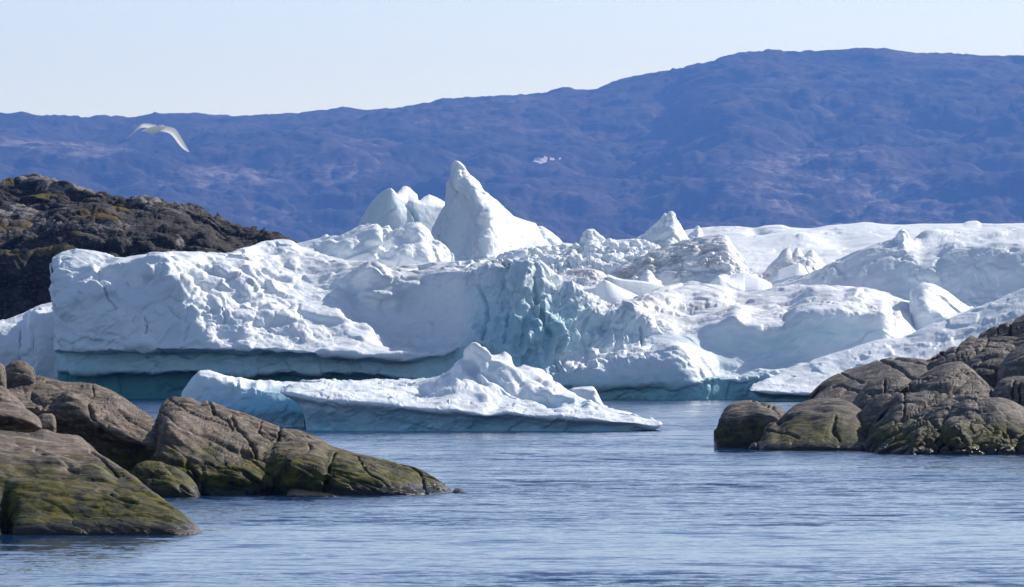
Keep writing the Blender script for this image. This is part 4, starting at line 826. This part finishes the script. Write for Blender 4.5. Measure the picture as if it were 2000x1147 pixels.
# ------------------------------------------------------------------ gull
def gull():
    m = N('gull_feathers'); co = m.co
    m.bsdf((.92, .92, .91), .7, m.bump(m.noise(30, 3), .2, .01), .2); mat = m.m
    tr = m.node('ShaderNodeBsdfTranslucent'); tr.inputs[0].default_value = (.95, .95, .95, 1)
    mx = m.node('ShaderNodeMixShader'); m.put(mx.inputs[0], m.math('ADD', m.math('MULTIPLY', m.attr('thin'), .45), .38))
    pb = [q for q in m.t.nodes if q.type == 'BSDF_PRINCIPLED'][0]
    m.t.links.new(pb.outputs[0], mx.inputs[1]); m.t.links.new(tr.outputs[0], mx.inputs[2]); m.t.links.new(mx.outputs[0], m.out.inputs['Surface'])
    bill_m = N('gull_bill').bsdf((.55, .36, .08), .5)
    Y = 118.0
    def P(px, py, dy=0): return np.array([(px - CX) * Y / F, Y + dy, H - (py - HY) * Y / F])
    V = []; Q = []; D = []
    def tube(sects, nseg=14):
        """rings: centre, half axes a, b (vectors), dark"""
        b0 = len(V)
        for c, a, b, d in sects:
            for i in range(nseg):
                t = 2 * math.pi * i / nseg
                V.append(c + a * math.cos(t) + b * math.sin(t)); D.append(d * max(0, -math.cos(t)) ** .7)
        for r in range(len(sects) - 1):
            for i in range(nseg):
                j = (i + 1) % nseg
                Q.append((b0 + r*nseg + i, b0 + r*nseg + j, b0 + (r+1)*nseg + j, b0 + (r+1)*nseg + i))
        for r, s in ((0, 1), (len(sects) - 1, -1)):
            ring = [b0 + r*nseg + i for i in range(nseg)]
            for i in range(0, nseg // 2 - 1):
                Q.append((ring[i], ring[i+1], ring[nseg-2-i], ring[nseg-1-i]))
    ex, ey, ez = np.eye(3)
    # body axis: tail away at the left, head toward the viewer at the right
    tail, head = P(285, 254.5, .20), P(317, 250, -.20)
    ax = head - tail; L = np.linalg.norm(ax); ax /= L
    side = np.cross(ax, ez); side /= np.linalg.norm(side); up = np.cross(side, ax)
    prof = [(-.28, .004, .006), (-.22, .085, .012), (-.10, .070, .022), (0, .055, .045), (.15, .072, .066), (.35, .088, .082), (.55, .092, .086), (.72, .078, .074), (.84, .064, .064), (.92, .060, .062), (1.0, .062, .064), (1.07, .054, .054), (1.12, .034, .034), (1.145, .008, .008)]
    tube([(tail + ax * L * t - up * (.03 * math.exp(-((t - .5) / .3) ** 2)), side * w, up * h, 0) for t, w, h in prof], 18)
    sh = tail + ax * L * .62 + up * .035
    def wing(pts):
        # leading edge and trailing edge of each section, distance offset of the leading edge, thickness
        r = []
        for lx, ly, tx, ty, dy, th in pts:
            a, b = P(lx, ly, dy), P(tx, ty, dy + .15 * min(1, th / .012))
            ch = (a - b) / 2; t = np.cross(ch, np.array([0, 0, 1.0])) ; t = np.cross(ch, [1.0, 0, 0]); t /= np.linalg.norm(t)
            r.append(((a + b) / 2, ch, t * th, min(1, .45 + .55 * (.022 - th) / .014)))
        tube(r, 14)
    wing([(312, 246.5, 310, 256, -.10, .022), (322, 247.5, 319, 257, -.10, .018), (333, 248.5, 328, 259.5, -.12, .015), (341, 250, 334.5, 263, -.13, .013), (347, 256, 339, 268, -.11, .011), (353, 266.5, 345, 277, -.06, .009), (359.5, 279, 352, 286, .0, .007), (365, 289, 360, 293, .06, .005), (369.5, 296.5, 368, 297, .10, .002)])
    wing([(306, 244.5, 304, 254, -.06, .022), (297, 243, 295, 250.5, .02, .018), (287, 241.3, 285.5, 248, .12, .015), (279, 240.3, 276.5, 247.5, .22, .013), (273, 242.8, 271.5, 248.5, .28, .011), (265, 249, 264, 252.8, .34, .009), (256, 257, 255.5, 260, .40, .007), (248, 264.5, 247.7, 266.5, .44, .005), (242, 270.5, 242, 271, .46, .002)])
    v = np.array(V, np.float32); q = np.array(Q)
    base = np.array([*(tail + ax * L * .4)], np.float32)
    o = mesh_obj('gull', v - base, q, mat, {'thin': np.array(D, np.float32)})
    o.location = base
    mo = o.modifiers.new('s', 'SUBSURF'); mo.levels = mo.render_levels = 1
    tag(o, 'white gull gliding with bent wings in front of the blue mountain', 'gull')
    V2 = len(V); V.clear(); Q.clear(); D.clear()
    hd = tail + ax * L * 1.13 - up * .006
    tube([(hd, side * .011, up * .012, 0), (hd + ax * .03, side * .009, up * .010, 0), (hd + ax * .05 - up * .004, side * .003, up * .004, 0)], 8)
    b = mesh_obj('bill', np.array(V, np.float32) - base, np.array(Q), bill_m, None, o)

sky_and_light(); camera(); haze(); sea(); mountain(); dark_hill()
main_iceberg(); icebergs(); front_berg(); rocks(); gull()
sc.view_settings.view_transform = 'Standard'; sc.view_settings.look = 'None'
sc.view_settings.exposure = .07; sc.view_settings.gamma = 1
sc.cycles.use_denoising = True
sc.cycles.volume_bounces = 1
sc.cycles.max_bounces = 8
